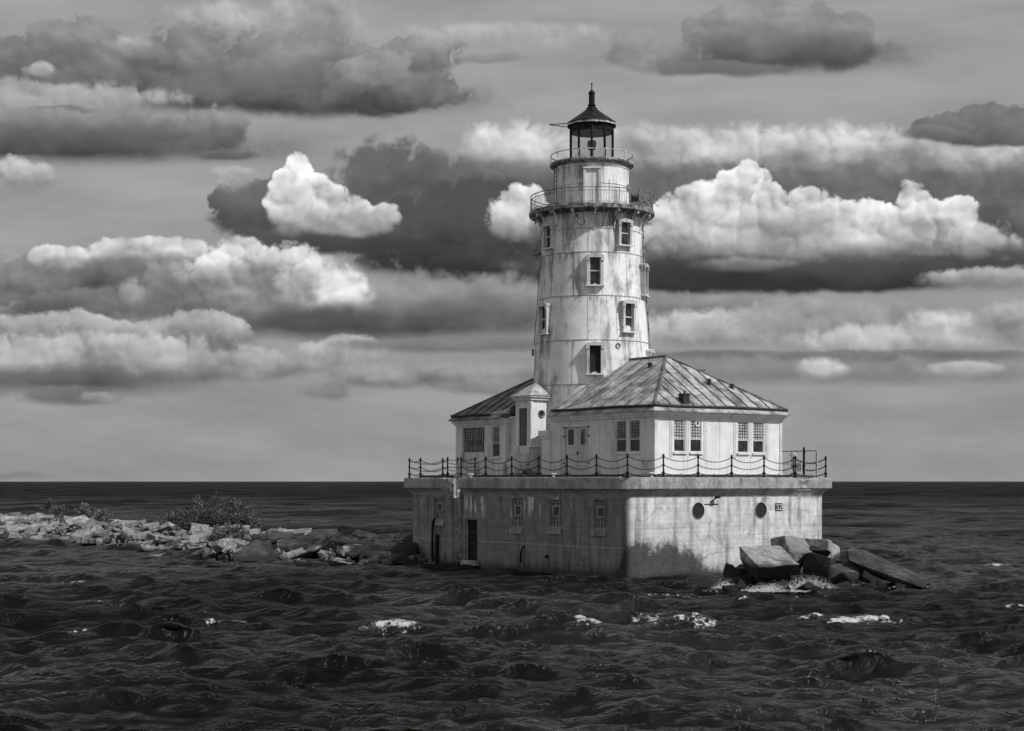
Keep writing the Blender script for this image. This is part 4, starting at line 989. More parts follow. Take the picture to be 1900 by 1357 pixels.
for f0, f1 in ((.2, .42), (.58, .8)):
    p = MB(); p.fbox(fn, s0 + (s1 - s0) * f0, s0 + (s1 - s0) * f1, t0 + (t1 - t0) * .28, t0 + (t1 - t0) * .5, -.08, -.06); p.build('pane', M['glass'], wo_)
p = MB(); p.fbox(fn, s0 - .05, s1 + .05, ZD + .25, t0 - .005, .002, .035); p.build('patch', M['patch'], h2)
# recessed link wall between the left house and the turret
p = MB(); p.box(3.1, 3.3, 12.3, 14.02, ZD, 8.8); p.box(2.98, 3.3, 12.3, 14.02, 8.8, 8.92); p.build('link_wall', M['wallshade'], h2)

# ------------------------------------------------------------------ entry turret
tu = thing('entry_turret', 'narrow white stair turret with pointed cap between the two houses', 'turret', (3.5, 12.1, ZD))
tx0, tx1, ty0, ty1 = 2.70, 4.25, 11.52, 12.85; zb_, ztp = 7.15, 10.0
p = MB(); holed(p, faceL(tx0), ty0, ty1, zb_, ztp, [], .1)
rp = onR(1004.5, 768, ty0)
holed(p, faceR(ty0), tx0, tx1, zb_, ztp, [], .12, rounds=[(rp[0], rp[1], .19)])
p.poly([(tx1, ty0, zb_), (tx1, ty1, zb_), (tx1, ty1, ztp), (tx1, ty0, ztp)]); p.poly([(tx0, ty1, zb_), (tx1, ty1, zb_), (tx1, ty1, ztp), (tx0, ty1, ztp)])
p.box(tx0 - .06, tx0 - .001, ty0 - .06, ty0 + .16, zb_, ztp - .2); p.box(tx0 - .06, tx0 - .001, ty1 - .16, ty1 + .06, zb_, ztp - .2)
p.box(tx0 + .0, tx0 + .12, ty0 - .06, ty0 - .001, zb_, ztp - .2)
p.build('wall', M['trim'], tu)
p = MB(); p.box(tx0 - .14, tx1 + .14, ty0 - .14, ty1 + .14, ztp - .20, ztp - .05); p.box(tx0 - .24, tx1 + .24, ty0 - .24, ty1 + .24, ztp - .048, ztp + .05); p.build('cap_moulding', M['trim'], tu)
p = MB(); cxx, cyy = (tx0 + tx1) / 2, (ty0 + ty1) / 2; e = .30
p.add([(tx0 - e, ty0 - e, ztp + .052), (tx1 + e, ty0 - e, ztp + .052), (tx1 + e, ty1 + e, ztp + .052), (tx0 - e, ty1 + e, ztp + .052), (cxx, cyy, ztp + .85)], [(0, 1, 4), (1, 2, 4), (2, 3, 4), (3, 0, 4), (3, 2, 1, 0)])
p.tube([(cxx, cyy, ztp + .75), (cxx, cyy, ztp + 1.0)], .07, 8)
p.build('cap_roof', M['roof'], tu)
p = MB(); p.fbox(faceL(tx0), ty0 + .30, ty1 - .28, zb_ + .05, 9.35, .002, .03); p.build('door', M['niche'], tu)
p = MB()
for b_ in ((ty0 + .20, ty0 + .299, zb_ + .03, 9.45), (ty1 - .279, ty1 - .18, zb_ + .03, 9.45), (ty0 + .30, ty1 - .28, 9.351, 9.45)): p.fbox(faceL(tx0), *b_, .002, .07)
p.build('door_frame', M['trim'], tu)
n = 20; p = MB(); q = MB(); fn = faceR(ty0)
p.lathe([(.19, 0), (.24, 0), (.24, .05), (.19, .05)], 24, (0, 0), closed=True); p.v = [(rp[0] + x, ty0 - .001 - z, rp[1] + y) for (x, y, z) in p.v]; po = p.build('porthole', M['rail'], tu, smooth=40)
q.poly([fn(rp[0] + math.cos(6.2832 * j / n) * .19, rp[1] + math.sin(6.2832 * j / n) * .19, -.06) for j in range(n)]); q.build('pane', M['glass'], po)
p = MB(); p.fbox(fn, tx0 + .02, tx1, rp[1] - .02, rp[1] + .01, .001, .02) if False else None
p = MB(); p.box(tx0 - .10, tx1, ty0 - .10, ty1 + .1, zb_ - .07, zb_ - .001); p.build('string_course', M['trim'], tu)
p = MB(); p.box(tx0 + .02, tx1, ty0 - .03, ty1 + .02, ZD - .02, zb_ - .072)
p.box(tx0 - .28, tx0 + .018, ty0 + .05, ty1 + .35, ZD - .02, 6.75); p.box(tx0 - .10, tx0 + .018, ty0 + .05, ty1 + .2, 6.752, zb_ - .073); p.box(tx0 - .62, tx0 - .282, ty0 + .5, ty1 + .55, ZD - .02, 6.25)
p.build('stepped_base', M['patch'], tu, bevel=.02)
p = MB(); p.box(tx0 - .10, tx0 - .03, ty1 + .21, ty1 + .22, 6, 6.1)
# small cabinet against the right house
cbn = thing('wall_cabinet', 'small white locker with moulded top beside the end of the right house', 'locker', (2.75, 10.2, ZD))
p = MB(); p.box(2.55, 3.2, 9.62, 10.35, ZD, 7.55); p.build('body', M['wallshade'], cbn)
p = MB(); p.box(2.42, 3.2, 9.62, 10.5, 7.70, 8.0); p.box(2.48, 3.2, 9.62, 10.42, 7.552, 7.698); p.build('top', M['trim'], cbn, bevel=.01)

# ------------------------------------------------------------------ lighthouse tower
TA, TB = 11.81, 7.45
tw = PW(TB, TA, 0); TD = tw.y
tower = wthing('lighthouse_tower', 'tall tapering white iron lighthouse tower with railed galleries and dark lantern', 'lighthouse', (tw.x, tw.y, ZD), -math.atan2(tw.x, tw.y))
ORG[tower.name] = (0, 0, ZD)
def zf(py, r=0.): return CAMH + (893 - py) * (TD - r) / F
# profile of the shell
PR = [(3.62, ZD), (3.47, 10.8), (3.33, zf(635)), (3.12, zf(550)), (2.98, zf(468)), (2.94, zf(425, 2.9)), (2.93, 20.85)]
def rad(z):
    for (r0, z0), (r1, z1) in zip(PR[:-1], PR[1:]):
        if z0 <= z <= z1: return r0 + (r1 - r0) * (z - z0) / (z1 - z0)
    return PR[-1][0]
sh = MB(); zs_ = np.linspace(ZD, 20.85, 30)
sh.lathe([(rad(z), z) for z in zs_], 96, cap=False)
ringz = [zf(713, 3.4), zf(630.5, 3.3), zf(548, 3.1), zf(467, 3.), zf(423, 2.93)]
def ring(mb, z, r, h=.05, d=.03, n=96): mb.lathe([(r - .02, z - h / 2), (r + d, z - h / 2), (r + d, z + h / 2), (r - .02, z + h / 2)], n, closed=True)
so = sh.build('shell', M['tower'], tower, smooth=30)
js = MB()
for z in ringz: ring(js, z, rad(z), .045, .022)
lev = [ZD] + ringz
def T(th, z_, s, n):      # tower frame: s sideways, n outward from the shell at height z_
    a = R(th); return (math.sin(a) * (rad(z_) + n) + math.cos(a) * s, -math.cos(a) * (rad(z_) + n) + math.sin(a) * s)
random.seed(3)
for k in range(len(lev) - 1):
    z0, z1 = lev[k], lev[k + 1]
    for j in range(12):
        th = j * 30 + (11 if k % 2 else -4)
        p0 = T(th, z0, -.008, -.01); pts = []
        for (z, n_) in ((z0, 0), (z1, 0)):
            pts.append([(*T(th, z, s, n), z) for (s, n) in ((-.009, -.02), (.009, -.02), (.009, .012), (-.009, .012))])
        js.hexa([pts[0][i] for i in range(4)] + [pts[1][i] for i in range(4)])
js.build('plate_joints', M['joint'], so)
def twin(th, z0, z1, broken=False, wd=.48):
    zc = (z0 + z1) / 2
    fn = lambda s, t, n: (*T(th, zc, s, n), t)
    fr_ = MB(); e = .13; o_ = .24
    w_ = wd
    fr_.fbox(fn, -w_, -w_ + e + .03, z0 + .08, z1 - .22, -.25, o_); fr_.fbox(fn, w_ - e - .03, w_, z0 + .08, z1 - .22, -.25, o_)
    # segmental head
    n = 6
    for i in range(n):
        a0, a1 = -1 + 2 * i / n, -1 + 2 * (i + 1) / n
        h0, h1 = z1 - .02 - .10 * a0 * a0, z1 - .02 - .10 * a1 * a1
        s0, s1 = a0 * (w_ + .04), a1 * (w_ + .04); b0 = z1 - .24
        fr_.hexa([fn(s0, b0, -.25), fn(s1, b0, -.25), fn(s1, b0, o_ + .05), fn(s0, b0, o_ + .05), fn(s0, h0, -.25), fn(s1, h1, -.25), fn(s1, h1, o_ + .05), fn(s0, h0, o_ + .05)])
    fr_.fbox(fn, -w_ - .05, -w_ + .14, z1 - .42, z1 - .242, o_ + .001, o_ + .05); fr_.fbox(fn, w_ - .14, w_ + .05, z1 - .42, z1 - .242, o_ + .001, o_ + .05)
    wo = fr_.build('window', M['surround'], tower)
    sl = MB(); sl.fbox(fn, -w_ - .05, w_ + .05, z0, z0 + .078, -.25, o_ + .07); sl.build('sill', M['trim'], wo)
    p = MB(); p.fbox(fn, -w_ + e, w_ - e, z0 + .08, z1 - .24, -.22, .04); p.build('pane', M['glass'] if not broken else M['dark'], wo)
    if not broken:
        p = MB(); zm = (z0 + z1) / 2 - .05; p.fbox(fn, -w_ + e + .03, w_ - e - .03, zm - .03, zm + .03, .041, .09)
        p.fbox(fn, -w_ + e + .03, -w_ + e + .075, z0 + .08, z1 - .24, .041, .08); p.fbox(fn, w_ - e - .075, w_ - e - .03, z0 + .08, z1 - .24, .041, .08)
        p.build('sash', M['trim'], wo)
for (th, y0, y1, br) in ((3.4, 471, 532, 0), (75, 480, 543, 0), (-56, 557, 618, 0), (38.9, 555, 617, 0), (3.2, 635, 697, 1), (77, 642, 702, 0), (38, 403, 455, 0), (-54.5, 406, 457, 0)):
    twin(th, zf(y1, 3.0), zf(y0, 3.0), br)
# small fittings on the shell
p = MB(); fn = lambda s, t, n: (*T(26.5, zf(642), s, n), t); zc = zf(642, 3)
ri = MB(); ri.lathe([(.10, 0), (.155, 0), (.155, .06), (.10, .06)], 16, closed=True)
ri.v = [fn(x, zc + y, z) for (x, y, z) in ri.v]; ri.fbox(fn, -.012, .012, zc - .7, zc - .16, .0, .03); ri.build('wall_vent', M['rail'], tower)
p = MB()
for (th) in (82,):
    pts = [(*T(th, z, 0, .10), z) for z in np.linspace(zf(650), zf(425), 8)]
    p.tube(pts, .045, 8)
p.build('downpipe', M['rail'], tower, smooth=50)
p = MB(); pts = [(*T(-91, z, 0, .07), z) for z in np.linspace(zf(640), zf(490), 8)]; p.tube(pts, .03, 6); p.box(-3.55, -3.40, -.1, .1, zf(660), zf(648)); p.build('conduit', M['rail'], tower, smooth=50)
# shelf bracket on the left
p = MB(); zz = zf(471); x_ = -(rad(zz))
p.box(x_ - .62, x_ + .25, -.35, .05, zz - .08, zz + .05); p.tube([(x_ - .45, -.2, zz + .05), (x_ + .02, -.2, zz + .5)], .03, 6); p.tube([(x_ - .35, -.2, zz - .08), (x_ + .0, -.2, zz - .62)], .03, 6); p.tube([(x_, -.2, zz - .5), (x_ - .05, -.2, zz - .9)], .05, 6)
p.build('lamp_shelf', M['rail'], tower)

# main gallery
GZ = 20.89; GR = 3.71
p = MB(); p.lathe([(2.0, GZ - .02), (2.9, GZ - .10), (GR - .1, GZ - .10), (GR - .03, GZ - .16), (GR, GZ - .12), (GR, GZ + .06), (GR - .04, GZ + .10), (2.0, GZ + .10)], 96, closed=True)
p.lathe([(2.93, GZ - .30), (3.02, GZ - .30), (3.05, GZ - .11), (2.93, GZ - .11)], 96, closed=True)
ga = p.build('gallery', M['rail'], tower, smooth=30)
for k in range(16):
    th = 3.5 + 22.5 * k; p = MB(); a = R(th); rz = lambda z: 2.94
    dirv = Vector((math.sin(a), -math.cos(a), 0)); sd = Vector((math.cos(a), math.sin(a), 0)) * .045
    pts = []
    for f in np.linspace(0, 1, 9):
        ang_ = f * math.pi / 2
        r_ = 2.95 + (GR - .18 - 2.95) * (1 - math.cos(ang_)); z = GZ - 1.28 + 1.14 * math.sin(ang_)
        pts.append((r_, z))
    for (r0, z0), (r1, z1) in zip(pts[:-1], pts[1:]):
        w0 = .06; d = Vector((r1 - r0, z1 - z0)).normalized(); nx, nz = -d.y, d.x
        q = [(r0 - nx * w0, z0 - nz * w0), (r1 - nx * w0, z1 - nz * w0), (r1 + nx * w0, z1 + nz * w0), (r0 + nx * w0, z0 + nz * w0)]
        A_ = [dirv * r + Vector((0, 0, z)) - sd for r, z in q]; B_ = [dirv * r + Vector((0, 0, z)) + sd for r, z in q]
        p.hexa(A_ + B_)
    c = dirv * (GR - .16); p.lathe([(.02, GZ - .36), (.07, GZ - .28), (.06, GZ - .12)], 8, (c.x, c.y))
    p.tube([dirv * 2.97 + Vector((0, 0, GZ - 1.28)), dirv * 2.97 + Vector((0, 0, GZ - 1.0))], .05, 6)
    p.build('bracket', M['tower'], ga)
def railing(r, z0, h, nposts, nbal, parent, pm='rail', mid=True, ph=3.5, bm_='rail'):
    n = 96
    def circ(rr, zz, tr, mt, nm='rail'):
        q = MB(); pts = [(rr * math.sin(2 * math.pi * j / n), -rr * math.cos(2 * math.pi * j / n), zz) for j in range(n)]
        q.lathe([(rr - tr, zz - tr), (rr + tr, zz - tr), (rr + tr, zz + tr), (rr - tr, zz + tr)], n, closed=True); q.build(nm, M[mt], parent, smooth=30)
    circ(r, z0 + h, .022, pm)
    if mid: circ(r, z0 + h * .80, .014, pm); circ(r, z0 + .10, .014, pm)
    for k in range(nposts):
        a = R(ph + 360 * k / nposts); q = MB(); q.tube([(r * math.sin(a), -r * math.cos(a), z0), (r * math.sin(a), -r * math.cos(a), z0 + h)], .024, 6); q.build('post', M[pm], parent)
    if nbal:
        q = MB()
        for k in range(nbal):
            a = R(ph + 360 * k / nbal); x, y = r * math.sin(a), -r * math.cos(a); q.box(x - .009, x + .009, y - .009, y + .009, z0 + .10, z0 + h * .8)
        q.build('balusters', M[bm_], parent)
rl = MB(); rl.lathe([(GR - .12, GZ + .10), (GR - .08, GZ + .10), (GR - .08, GZ + .13), (GR - .12, GZ + .13)], 96, closed=True); rlo = rl.build('gallery_railing', M['rail'], tower)
railing(GR - .10, GZ + .10, .92, 16, 144, rlo)
# rusted roundel and box under the gallery
p = MB(); th = -12; fn = lambda s, t, n: (*T(th, 20.2, s, n), t); p.lathe([(.20, 0), (.235, 0), (.235, .03), (.20, .03)], 20, closed=True); p.v = [fn(x, 20.05 + y, z) for (x, y, z) in p.v]; p.fbox(fn, -.32, -.18, 20.3, 20.5, 0, .05); p.fbox(fn, .75, .95, 20.4, 20.5, 0, .05); p.build('roundel', M['rail'], tower)
p = MB(); 
for (th, t2) in ((14, 12), (27, 22)):
    a, b = R(th), R(t2); p.tube([(math.sin(a) * 3.55, -math.cos(a) * 3.55, GZ - .1), (math.sin(b) * 2.97, -math.cos(b) * 2.97, GZ - 1.15)], .022, 6)
p.build('stay_rod', M['iron'], tower)

# watch room drum
p = MB(); DR = 2.19; p.lathe([(DR, GZ + .10), (DR, 23.62)], 96, cap=False); ring(p, 22.42, DR, .04, .03); ring(p, 23.45, DR, .05, .04)
dr = p.build('watch_room', M['tower'], tower, smooth=30)
def DT(th, s, n): a = R(th); return (math.sin(a) * (DR + n) + math.cos(a) * s, -math.cos(a) * (DR + n) + math.sin(a) * s)
th = 0.6; fn = lambda s, t, n: (*DT(th, s, n), t)
p = MB(); z0, z1 = GZ + .10, zf(313, 2.2)
p.fbox(fn, -.50, -.37, z0, z1, -.3, .13); p.fbox(fn, .37, .50, z0, z1, -.3, .13); p.fbox(fn, -.52, .52, z1, z1 + .09, -.3, .17); p.build('door_frame', M['trim'], dr)
p = MB(); p.fbox(fn, -.368, .368, z0, z1 - .002, -.3, .05); do = p.build('door', M['trim'], dr); p = MB(); p.fbox(fn, -.01, .01, z0, z1 - .01, .051, .058); p.fbox(fn, .25, .30, 21.9, 22.0, .051, .1); p.build('door_bead', M['rail'], do)
p = MB(); th2 = 72; fn2_ = lambda s, t, n: (*DT(th2, s, n), t); p.lathe([(.02, 0), (.2, 0), (.2, .06), (.14, .09), (.02, .09)], 20); p.v = [fn2_(x, 22.35 + y, z) for (x, y, z) in p.v]; p.build('porthole', M['rail'], dr)
p = MB(); fa = -67
for s in (-.17, .17):
    p.tube([(*DT(fa, s, .12), GZ + .1), (*DT(fa, s, .12), 23.8)], .022, 6)
for k in range(11): p.tube([(*DT(fa, -.17, .12), GZ + .35 + k * .25), (*DT(fa, .17, .12), GZ + .35 + k * .25)], .014, 6)
p.build('ladder', M['iron'], tower)
# upper gallery
UZ = 23.75; UR = 2.48
p = MB(); p.lathe([(1.2, UZ - .06), (DR + .05, UZ - .16), (UR - .15, UZ - .10), (UR, UZ - .03), (UR, UZ + .05), (UR - .06, UZ + .09), (1.2, UZ + .10)], 96, closed=True)
ug = p.build('upper_gallery', M['rail'], tower, smooth=30)
rl = MB(); rl.lathe([(UR - .08, UZ + .09), (UR - .04, UZ + .09), (UR - .04, UZ + .12), (UR - .08, UZ + .12)], 96, closed=True); rlo = rl.build('upper_railing', M['palerail'], tower)
railing(UR - .06, UZ + .1, .50, 10, 0, rlo, 'palerail', False, 17)
# lantern (ten sided)
LR = 1.30; LZ0 = UZ + .10
p = MB(); p.lathe([(LR + .06, LZ0), (LR + .06, LZ0 + .22), (LR - .05, LZ0 + .26), (LR - .05, LZ0)], 10, closed=True); la = p.build('lantern', M['palerail'], tower)
for k in range(10):
    a = R(36 * k); x, y = LR * math.sin(a), -LR * math.cos(a)
    p = MB(); p.tube([(x, y, LZ0 + .1), (x, y, 26.15)], .075, 6); p.build('mullion', M['iron'], la)
p = MB(); p.lathe([(LR - .04, 25.72), (LR + .04, 25.72), (LR + .04, 26.2), (LR - .04, 26.2)], 10, closed=True); p.build('valance', M['lantern_roof'], la)
gm = bpy.data.materials.new('lantern_glass'); gm.use_nodes = True; t = NT(gm.node_tree); t.n.clear()
tr_ = t.new('ShaderNodeBsdfTransparent'); gg = t.new('ShaderNodeBsdfGlossy'); gg.inputs['Roughness'].default_value = .1; mx = t.new('ShaderNodeMixShader'); mx.inputs[0].default_value = .10
tr_.inputs[0].default_value = (.82, .82, .82, 1); t.l.new(tr_.outputs[0], mx.inputs[1]); t.l.new(gg.outputs[0], mx.inputs[2]); ou = t.new('ShaderNodeOutputMaterial'); t.l.new(mx.outputs[0], ou.inputs[0])
p = MB(); p.lathe([(LR - .02, LZ0 + .25), (LR - .02, 25.73)], 10, cap=False); p.build('glazing', gm, la)
p = MB(); p.lathe([(1.30, 26.02), (1.47, 26.10), (1.50, 26.22), (1.46, 26.30), (1.0, 26.62), (.5, 26.98), (.28, 27.18), (.24, 27.2)], 10)
lr = p.build('roof', M['lantern_roof'], la)
p = MB(); p.lathe([(1.39, 26.10), (1.505, 26.11), (1.515, 26.20), (1.39, 26.19)], 10, closed=True); p.build('eave_band', M['palerail'], lr)
p = MB(); p.lathe([(.30, 27.12), (.33, 27.18), (.20, 27.28), (.26, 27.36), (.18, 27.42), (.17, 28.02), (.21, 28.06), (.17, 28.16), (.07, 28.26), (.03, 28.3), (.03, 28.58), (.06, 28.62), (.01, 28.72)], 16, cap=True); p.build('ventilator', M['lantern_roof'], lr, smooth=35)
p = MB(); zb = 26.10; yb_ = -.25
p.tube([(-1.42, yb_, zb + .16), (-2.48, yb_, zb + .10)], .025, 6); p.tube([(-1.42, yb_, zb - .06), (-2.48, yb_, zb + .08)], .025, 6); p.tube([(-1.95, yb_, zb + .13), (-1.95, yb_, zb + .01)], .02, 6); p.tube([(-2.48, yb_, zb + .07), (-2.48, yb_, zb + .12)], .035, 6)
p.build('hoist_arm', M['iron'], la)
lamp = wthing('beacon_lamp', 'dark drum shaped beacon on its pedestal inside the glazed lantern', 'beacon', (tw.x, tw.y, LZ0), -math.atan2(tw.x, tw.y)); ORG[lamp.name] = (0, 0, LZ0)
p = MB(); p.lathe([(.30, LZ0), (.30, LZ0 + .3), (.10, LZ0 + .45), (.08, 24.7), (.2, 24.74), (.2, 24.8)], 16); p.build('pedestal', M['iron'], lamp, smooth=35)
p = MB(); p.lathe([(.22, 24.8), (.26, 24.84), (.26, 25.2), (.22, 25.26), (.1, 25.3)], 20); p.build('lens_drum', M['gutter'], lamp, smooth=35)
# winch and antenna on main gallery
wi_ = wthing('gallery_winch', 'small rusty winch frame on the right side of the main gallery', 'winch', (tw.x, tw.y, GZ + .1), -math.atan2(tw.x, tw.y)); ORG[wi_.name] = (0, 0, GZ + .1)
p = MB(); c_ = Vector((math.sin(R(50)) * 3.25, -math.cos(R(50)) * 3.25, GZ + .12))
for dx_ in (-.25, .25):
    for dy_ in (-.15, .2): p.tube([c_ + Vector((dx_, dy_, 0)), c_ + Vector((dx_ * .7, dy_ * .5, .72))], .03, 6)
p.box(c_.x - .28, c_.x + .28, c_.y - .2, c_.y + .2, c_.z + .28, c_.z + .33); p.build('frame', M['iron'], wi_)
p = MB(); p.tube([c_ + Vector((-.25, 0, .5)), c_ + Vector((.25, 0, .5))], .14, 12); p.tube([c_ + Vector((.3, 0, .6)), c_ + Vector((.85, .5, .05))], .02, 6); p.build('drum', M['gutter'], wi_)
p = MB(); a = R(16); p.tube([(3.6 * math.sin(a), -3.6 * math.cos(a), GZ + .1), (3.6 * math.sin(a), -3.6 * math.cos(a), GZ + 1.45)], .02, 6)
p.build('antenna', M['iron'], ga)

# ------------------------------------------------------------------ rocks
def px3(px, py, D): return Vector(((px - 950) * D / F, D, CAMH + (893 - py) * D / F))
def rock_mesh(pts, name, seed, amp=.06, sub=3, freq=1.1, crease=True):
    bm = bmesh.new()
    for p in pts: bm.verts.new(p)
    r = bmesh.ops.convex_hull(bm, input=bm.verts)
    bmesh.ops.delete(bm, geom=[g for g in r['geom_interior'] if isinstance(g, bmesh.types.BMVert)] , context='VERTS')
    bmesh.ops.dissolve_limit(bm, angle_limit=R(6), verts=bm.verts, edges=bm.edges)
    bmesh.ops.bevel(bm, geom=bm.edges[:], offset=.045, segments=2, affect='EDGES', profile=.6)
    bmesh.ops.triangulate(bm, faces=bm.faces[:])
    for _ in range(sub):
        L = [e for e in bm.edges if e.calc_length() > .32]
        if not L: break
        bmesh.ops.subdivide_edges(bm, edges=L, cuts=1, use_grid_fill=False)
        bmesh.ops.triangulate(bm, faces=bm.faces[:])
    bm.normal_update(); off = Vector((seed * 7.3, seed * 3.1, seed))
    for v in bm.verts:
        n_ = mn.fractal(v.co * freq + off, .8, 2.2, 4) ; n2 = mn.noise(v.co * 5 + off)
        st = abs(((v.co.z * 1.3 + n_ * .3) % .5) - .25) * .10
        v.co += v.normal * (n_ * amp + n2 * amp * .35 - st * (amp / .06) * .6)
    bmesh.ops.recalc_face_normals(bm, faces=bm.faces)
    me = bpy.data.meshes.new(name); bm.to_mesh(me); bm.free()
    me.polygons.foreach_set('use_smooth', [True] * len(me.polygons)); me.set_sharp_from_angle(angle=R(20))
    return me
def boulder(pp, D, th, label, m_='boulder', seed=1, ext=None):
    """pp: corners of the near side in the photo with their own distances; th: depth of the block behind them"""
    front = [px3(*p) for p in pp]
    pts = front[:]
    for v in front: pts.append(v + Vector((th * .12, th, -.1)))
    if ext: pts += [px3(*e) for e in ext]
    c = sum(pts, Vector()) / len(pts); c.z = min(p.z for p in pts)
    me = rock_mesh([p - c for p in pts], 'boulder', seed, amp=.075); me.materials.append(M[m_])
    o = bpy.data.objects.new('boulder', me); col.objects.link(o); o.location = c
    return tag(o, label, 'boulder', 'large stone blocks heaped at the foot of the pier')
c7 = lambda x, y, d: (1250 + x / 3.8, 960 + y / 3.8, d)
boulder([c7(465, 205, 80.5), c7(745, 195, 82), c7(890, 330, 79), c7(600, 352, 77), c7(470, 290, 80.5), c7(598, 470, 78.9), c7(898, 420, 80.6), c7(560, 440, 79.6)], 79, .6, 'largest pale slab, tilted towards the camera, at the foot of the sunlit wall', seed=1)
boulder([c7(695, 150, 84.5), c7(780, 130, 83.5), c7(925, 145, 85), c7(980, 245, 83.5), c7(905, 330, 83), c7(820, 250, 82.5), c7(700, 200, 84), c7(820, 480, 82.5)], 84, 1.6, 'pale upright block just behind the largest tilted slab', seed=2)
boulder([c7(920, 148, 88), c7(1095, 156, 86), c7(1170, 210, 87), c7(1172, 330, 87), c7(1075, 270, 86), c7(965, 240, 87), c7(1080, 450, 86)], 87, 1.6, 'grey and pale block on the right of the upright block', seed=3)
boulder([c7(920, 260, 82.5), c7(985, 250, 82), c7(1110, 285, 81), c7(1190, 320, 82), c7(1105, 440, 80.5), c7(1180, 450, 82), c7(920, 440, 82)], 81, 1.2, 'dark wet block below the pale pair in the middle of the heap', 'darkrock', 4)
boulder([c7(1100, 340, 80), c7(1200, 320, 81.5), c7(1345, 350, 80.5), c7(1310, 385, 79), c7(1195, 385, 78.6), c7(1090, 440, 79), c7(1305, 520, 79), c7(1100, 480, 79)], 79, 1.2, 'low squared dark block left of the long sloping slab', 'midrock', 5)
boulder([c7(1225, 240, 81), c7(1270, 213, 82), c7(1345, 232, 82), c7(1560, 340, 80), c7(1815, 436, 78), c7(1765, 500, 75.5), c7(1600, 480, 77), c7(1420, 400, 79), c7(1228, 300, 80), c7(1420, 300, 79.5)], 81, .9, 'long dark slab sloping down into the water at the right end', 'midrock', 6)
rnd_ = random.Random(77)
for (qx, qy, D_, r_, lb) in ((60, 560, 78, .55, 'small broken rock awash at the far left of the heap'), (215, 590, 75.5, .45, 'small rock awash in front of the dark pointed rock'), (400, 600, 75.3, .5, 'small jagged rock in the foam right of the dark pointed rock'), (610, 560, 76, .6, 'jagged dark rock in the foam before the largest slab'), (760, 560, 75.3, .45, 'small dark rock in the foam below the right corner of the largest slab'), (960, 560, 76.5, .65, 'dark jagged rock awash below the middle of the heap'), (1380, 560, 77, .5, 'small wet rock in the foam left of the tip of the long slab'), (1500, 520, 77.5, .7, 'dark broken rock under the middle of the long slab'), (1640, 530, 76.5, .55, 'small dark rock in the wash below the long slab'), (1860, 500, 78.5, .5, 'outermost little rock beyond the tip of the long slab'), (1010, 250, 84, .7, 'dark wedge stuck between the two pale upright blocks'), (-40, 520, 80, .5, 'little wet rock at the foot of the wall nearest the corner')):
    c = px3(*c7(qx, qy, D_)); c.z = max(c.z, .0) if qy > 300 else c.z
    pts = [Vector((rnd_.uniform(-1, 1) * r_, rnd_.uniform(-1, 1) * r_, rnd_.uniform(-.9, .8) * r_)) for _ in range(10)]
    me = rock_mesh(pts, 'boulder', 60 + int(qx)); me.materials.append(M['darkrock'])
    o = bpy.data.objects.new('boulder', me); col.objects.link(o); o.location = c; tag(o, lb, 'boulder', 'large stone blocks heaped at the foot of the pier')
boulder([c7(120, 540, 76.5), c7(235, 400, 78), c7(330, 500, 76.5), c7(330, 560, 76.5), c7(130, 410, 79), c7(120, 580, 76.5), c7(400, 560, 78)], 77, 1.2, 'dark pointed rock at the left end of the heap, awash', 'midrock', 7)
boulder([c7(350, 400, 80.5), c7(370, 320, 81), c7(420, 340, 80.5), c7(475, 385, 80), c7(470, 470, 80), c7(350, 470, 80)], 81, .8, 'small dark block against the wall left of the largest slab', 'darkrock', 8)
boulder([c7(410, 365, 81.5), c7(475, 325, 82), c7(560, 350, 81.5), c7(560, 470, 81.5), c7(430, 470, 81.5)], 82, .8, 'half hidden block with a pale top tucked under the largest slab', 'boulder', 9)
boulder([c7(345, 430, 79), c7(470, 410, 79.5), c7(520, 480, 78.6), c7(500, 560, 78.6), c7(350, 570, 78.6)], 79, .8, 'low wet rock right of the dark pointed rock', 'darkrock', 10)
boulder([c7(440, 510, 76.5), c7(470, 420, 77), c7(545, 520, 76.3), c7(545, 590, 76.3), c7(430, 590, 76.3)], 77, .7, 'small triangular wet rock in front of the heap left of centre', 'darkrock', 11)
boulder([c7(700, 500, 75.5), c7(770, 425, 76.2), c7(830, 490, 75.5), c7(830, 540, 75.5), c7(700, 540, 75.5)], 76, .7, 'small dark triangular rock in the foam below the largest slab', 'darkrock', 12)
boulder([c7(820, 410, 78), c7(895, 410, 78), c7(880, 470, 77.6), c7(830, 480, 77.6)], 78, .6, 'small squared stone under the right edge of the largest slab', 'darkrock', 13)
boulder([c7(1290, 440, 79), c7(1385, 440, 79), c7(1440, 530, 77.5), c7(1290, 540, 77.5), c7(1300, 400, 80)], 78, .9, 'wedge of dark rock at the foot of the squared block', 'darkrock', 14)
boulder([c7(1150, 470, 77.5), c7(1230, 450, 78), c7(1290, 500, 77), c7(1270, 560, 77), c7(1140, 540, 77)], 78, .9, 'flat wet rock awash below the squared dark block', 'darkrock', 15)
boulder([c7(1700, 375, 89), c7(1810, 440, 89), c7(1790, 500, 88), c7(1700, 480, 88)], 89, .8, 'thin dark rock behind the tip of the long slab', 'darkrock', 16)
boulder([c7(900, 470, 79.5), c7(1060, 440, 80.5), c7(1090, 520, 79.5), c7(900, 560, 79)], 80, 1.2, 'low dark rock in the gap right of the largest slab', 'darkrock', 17)

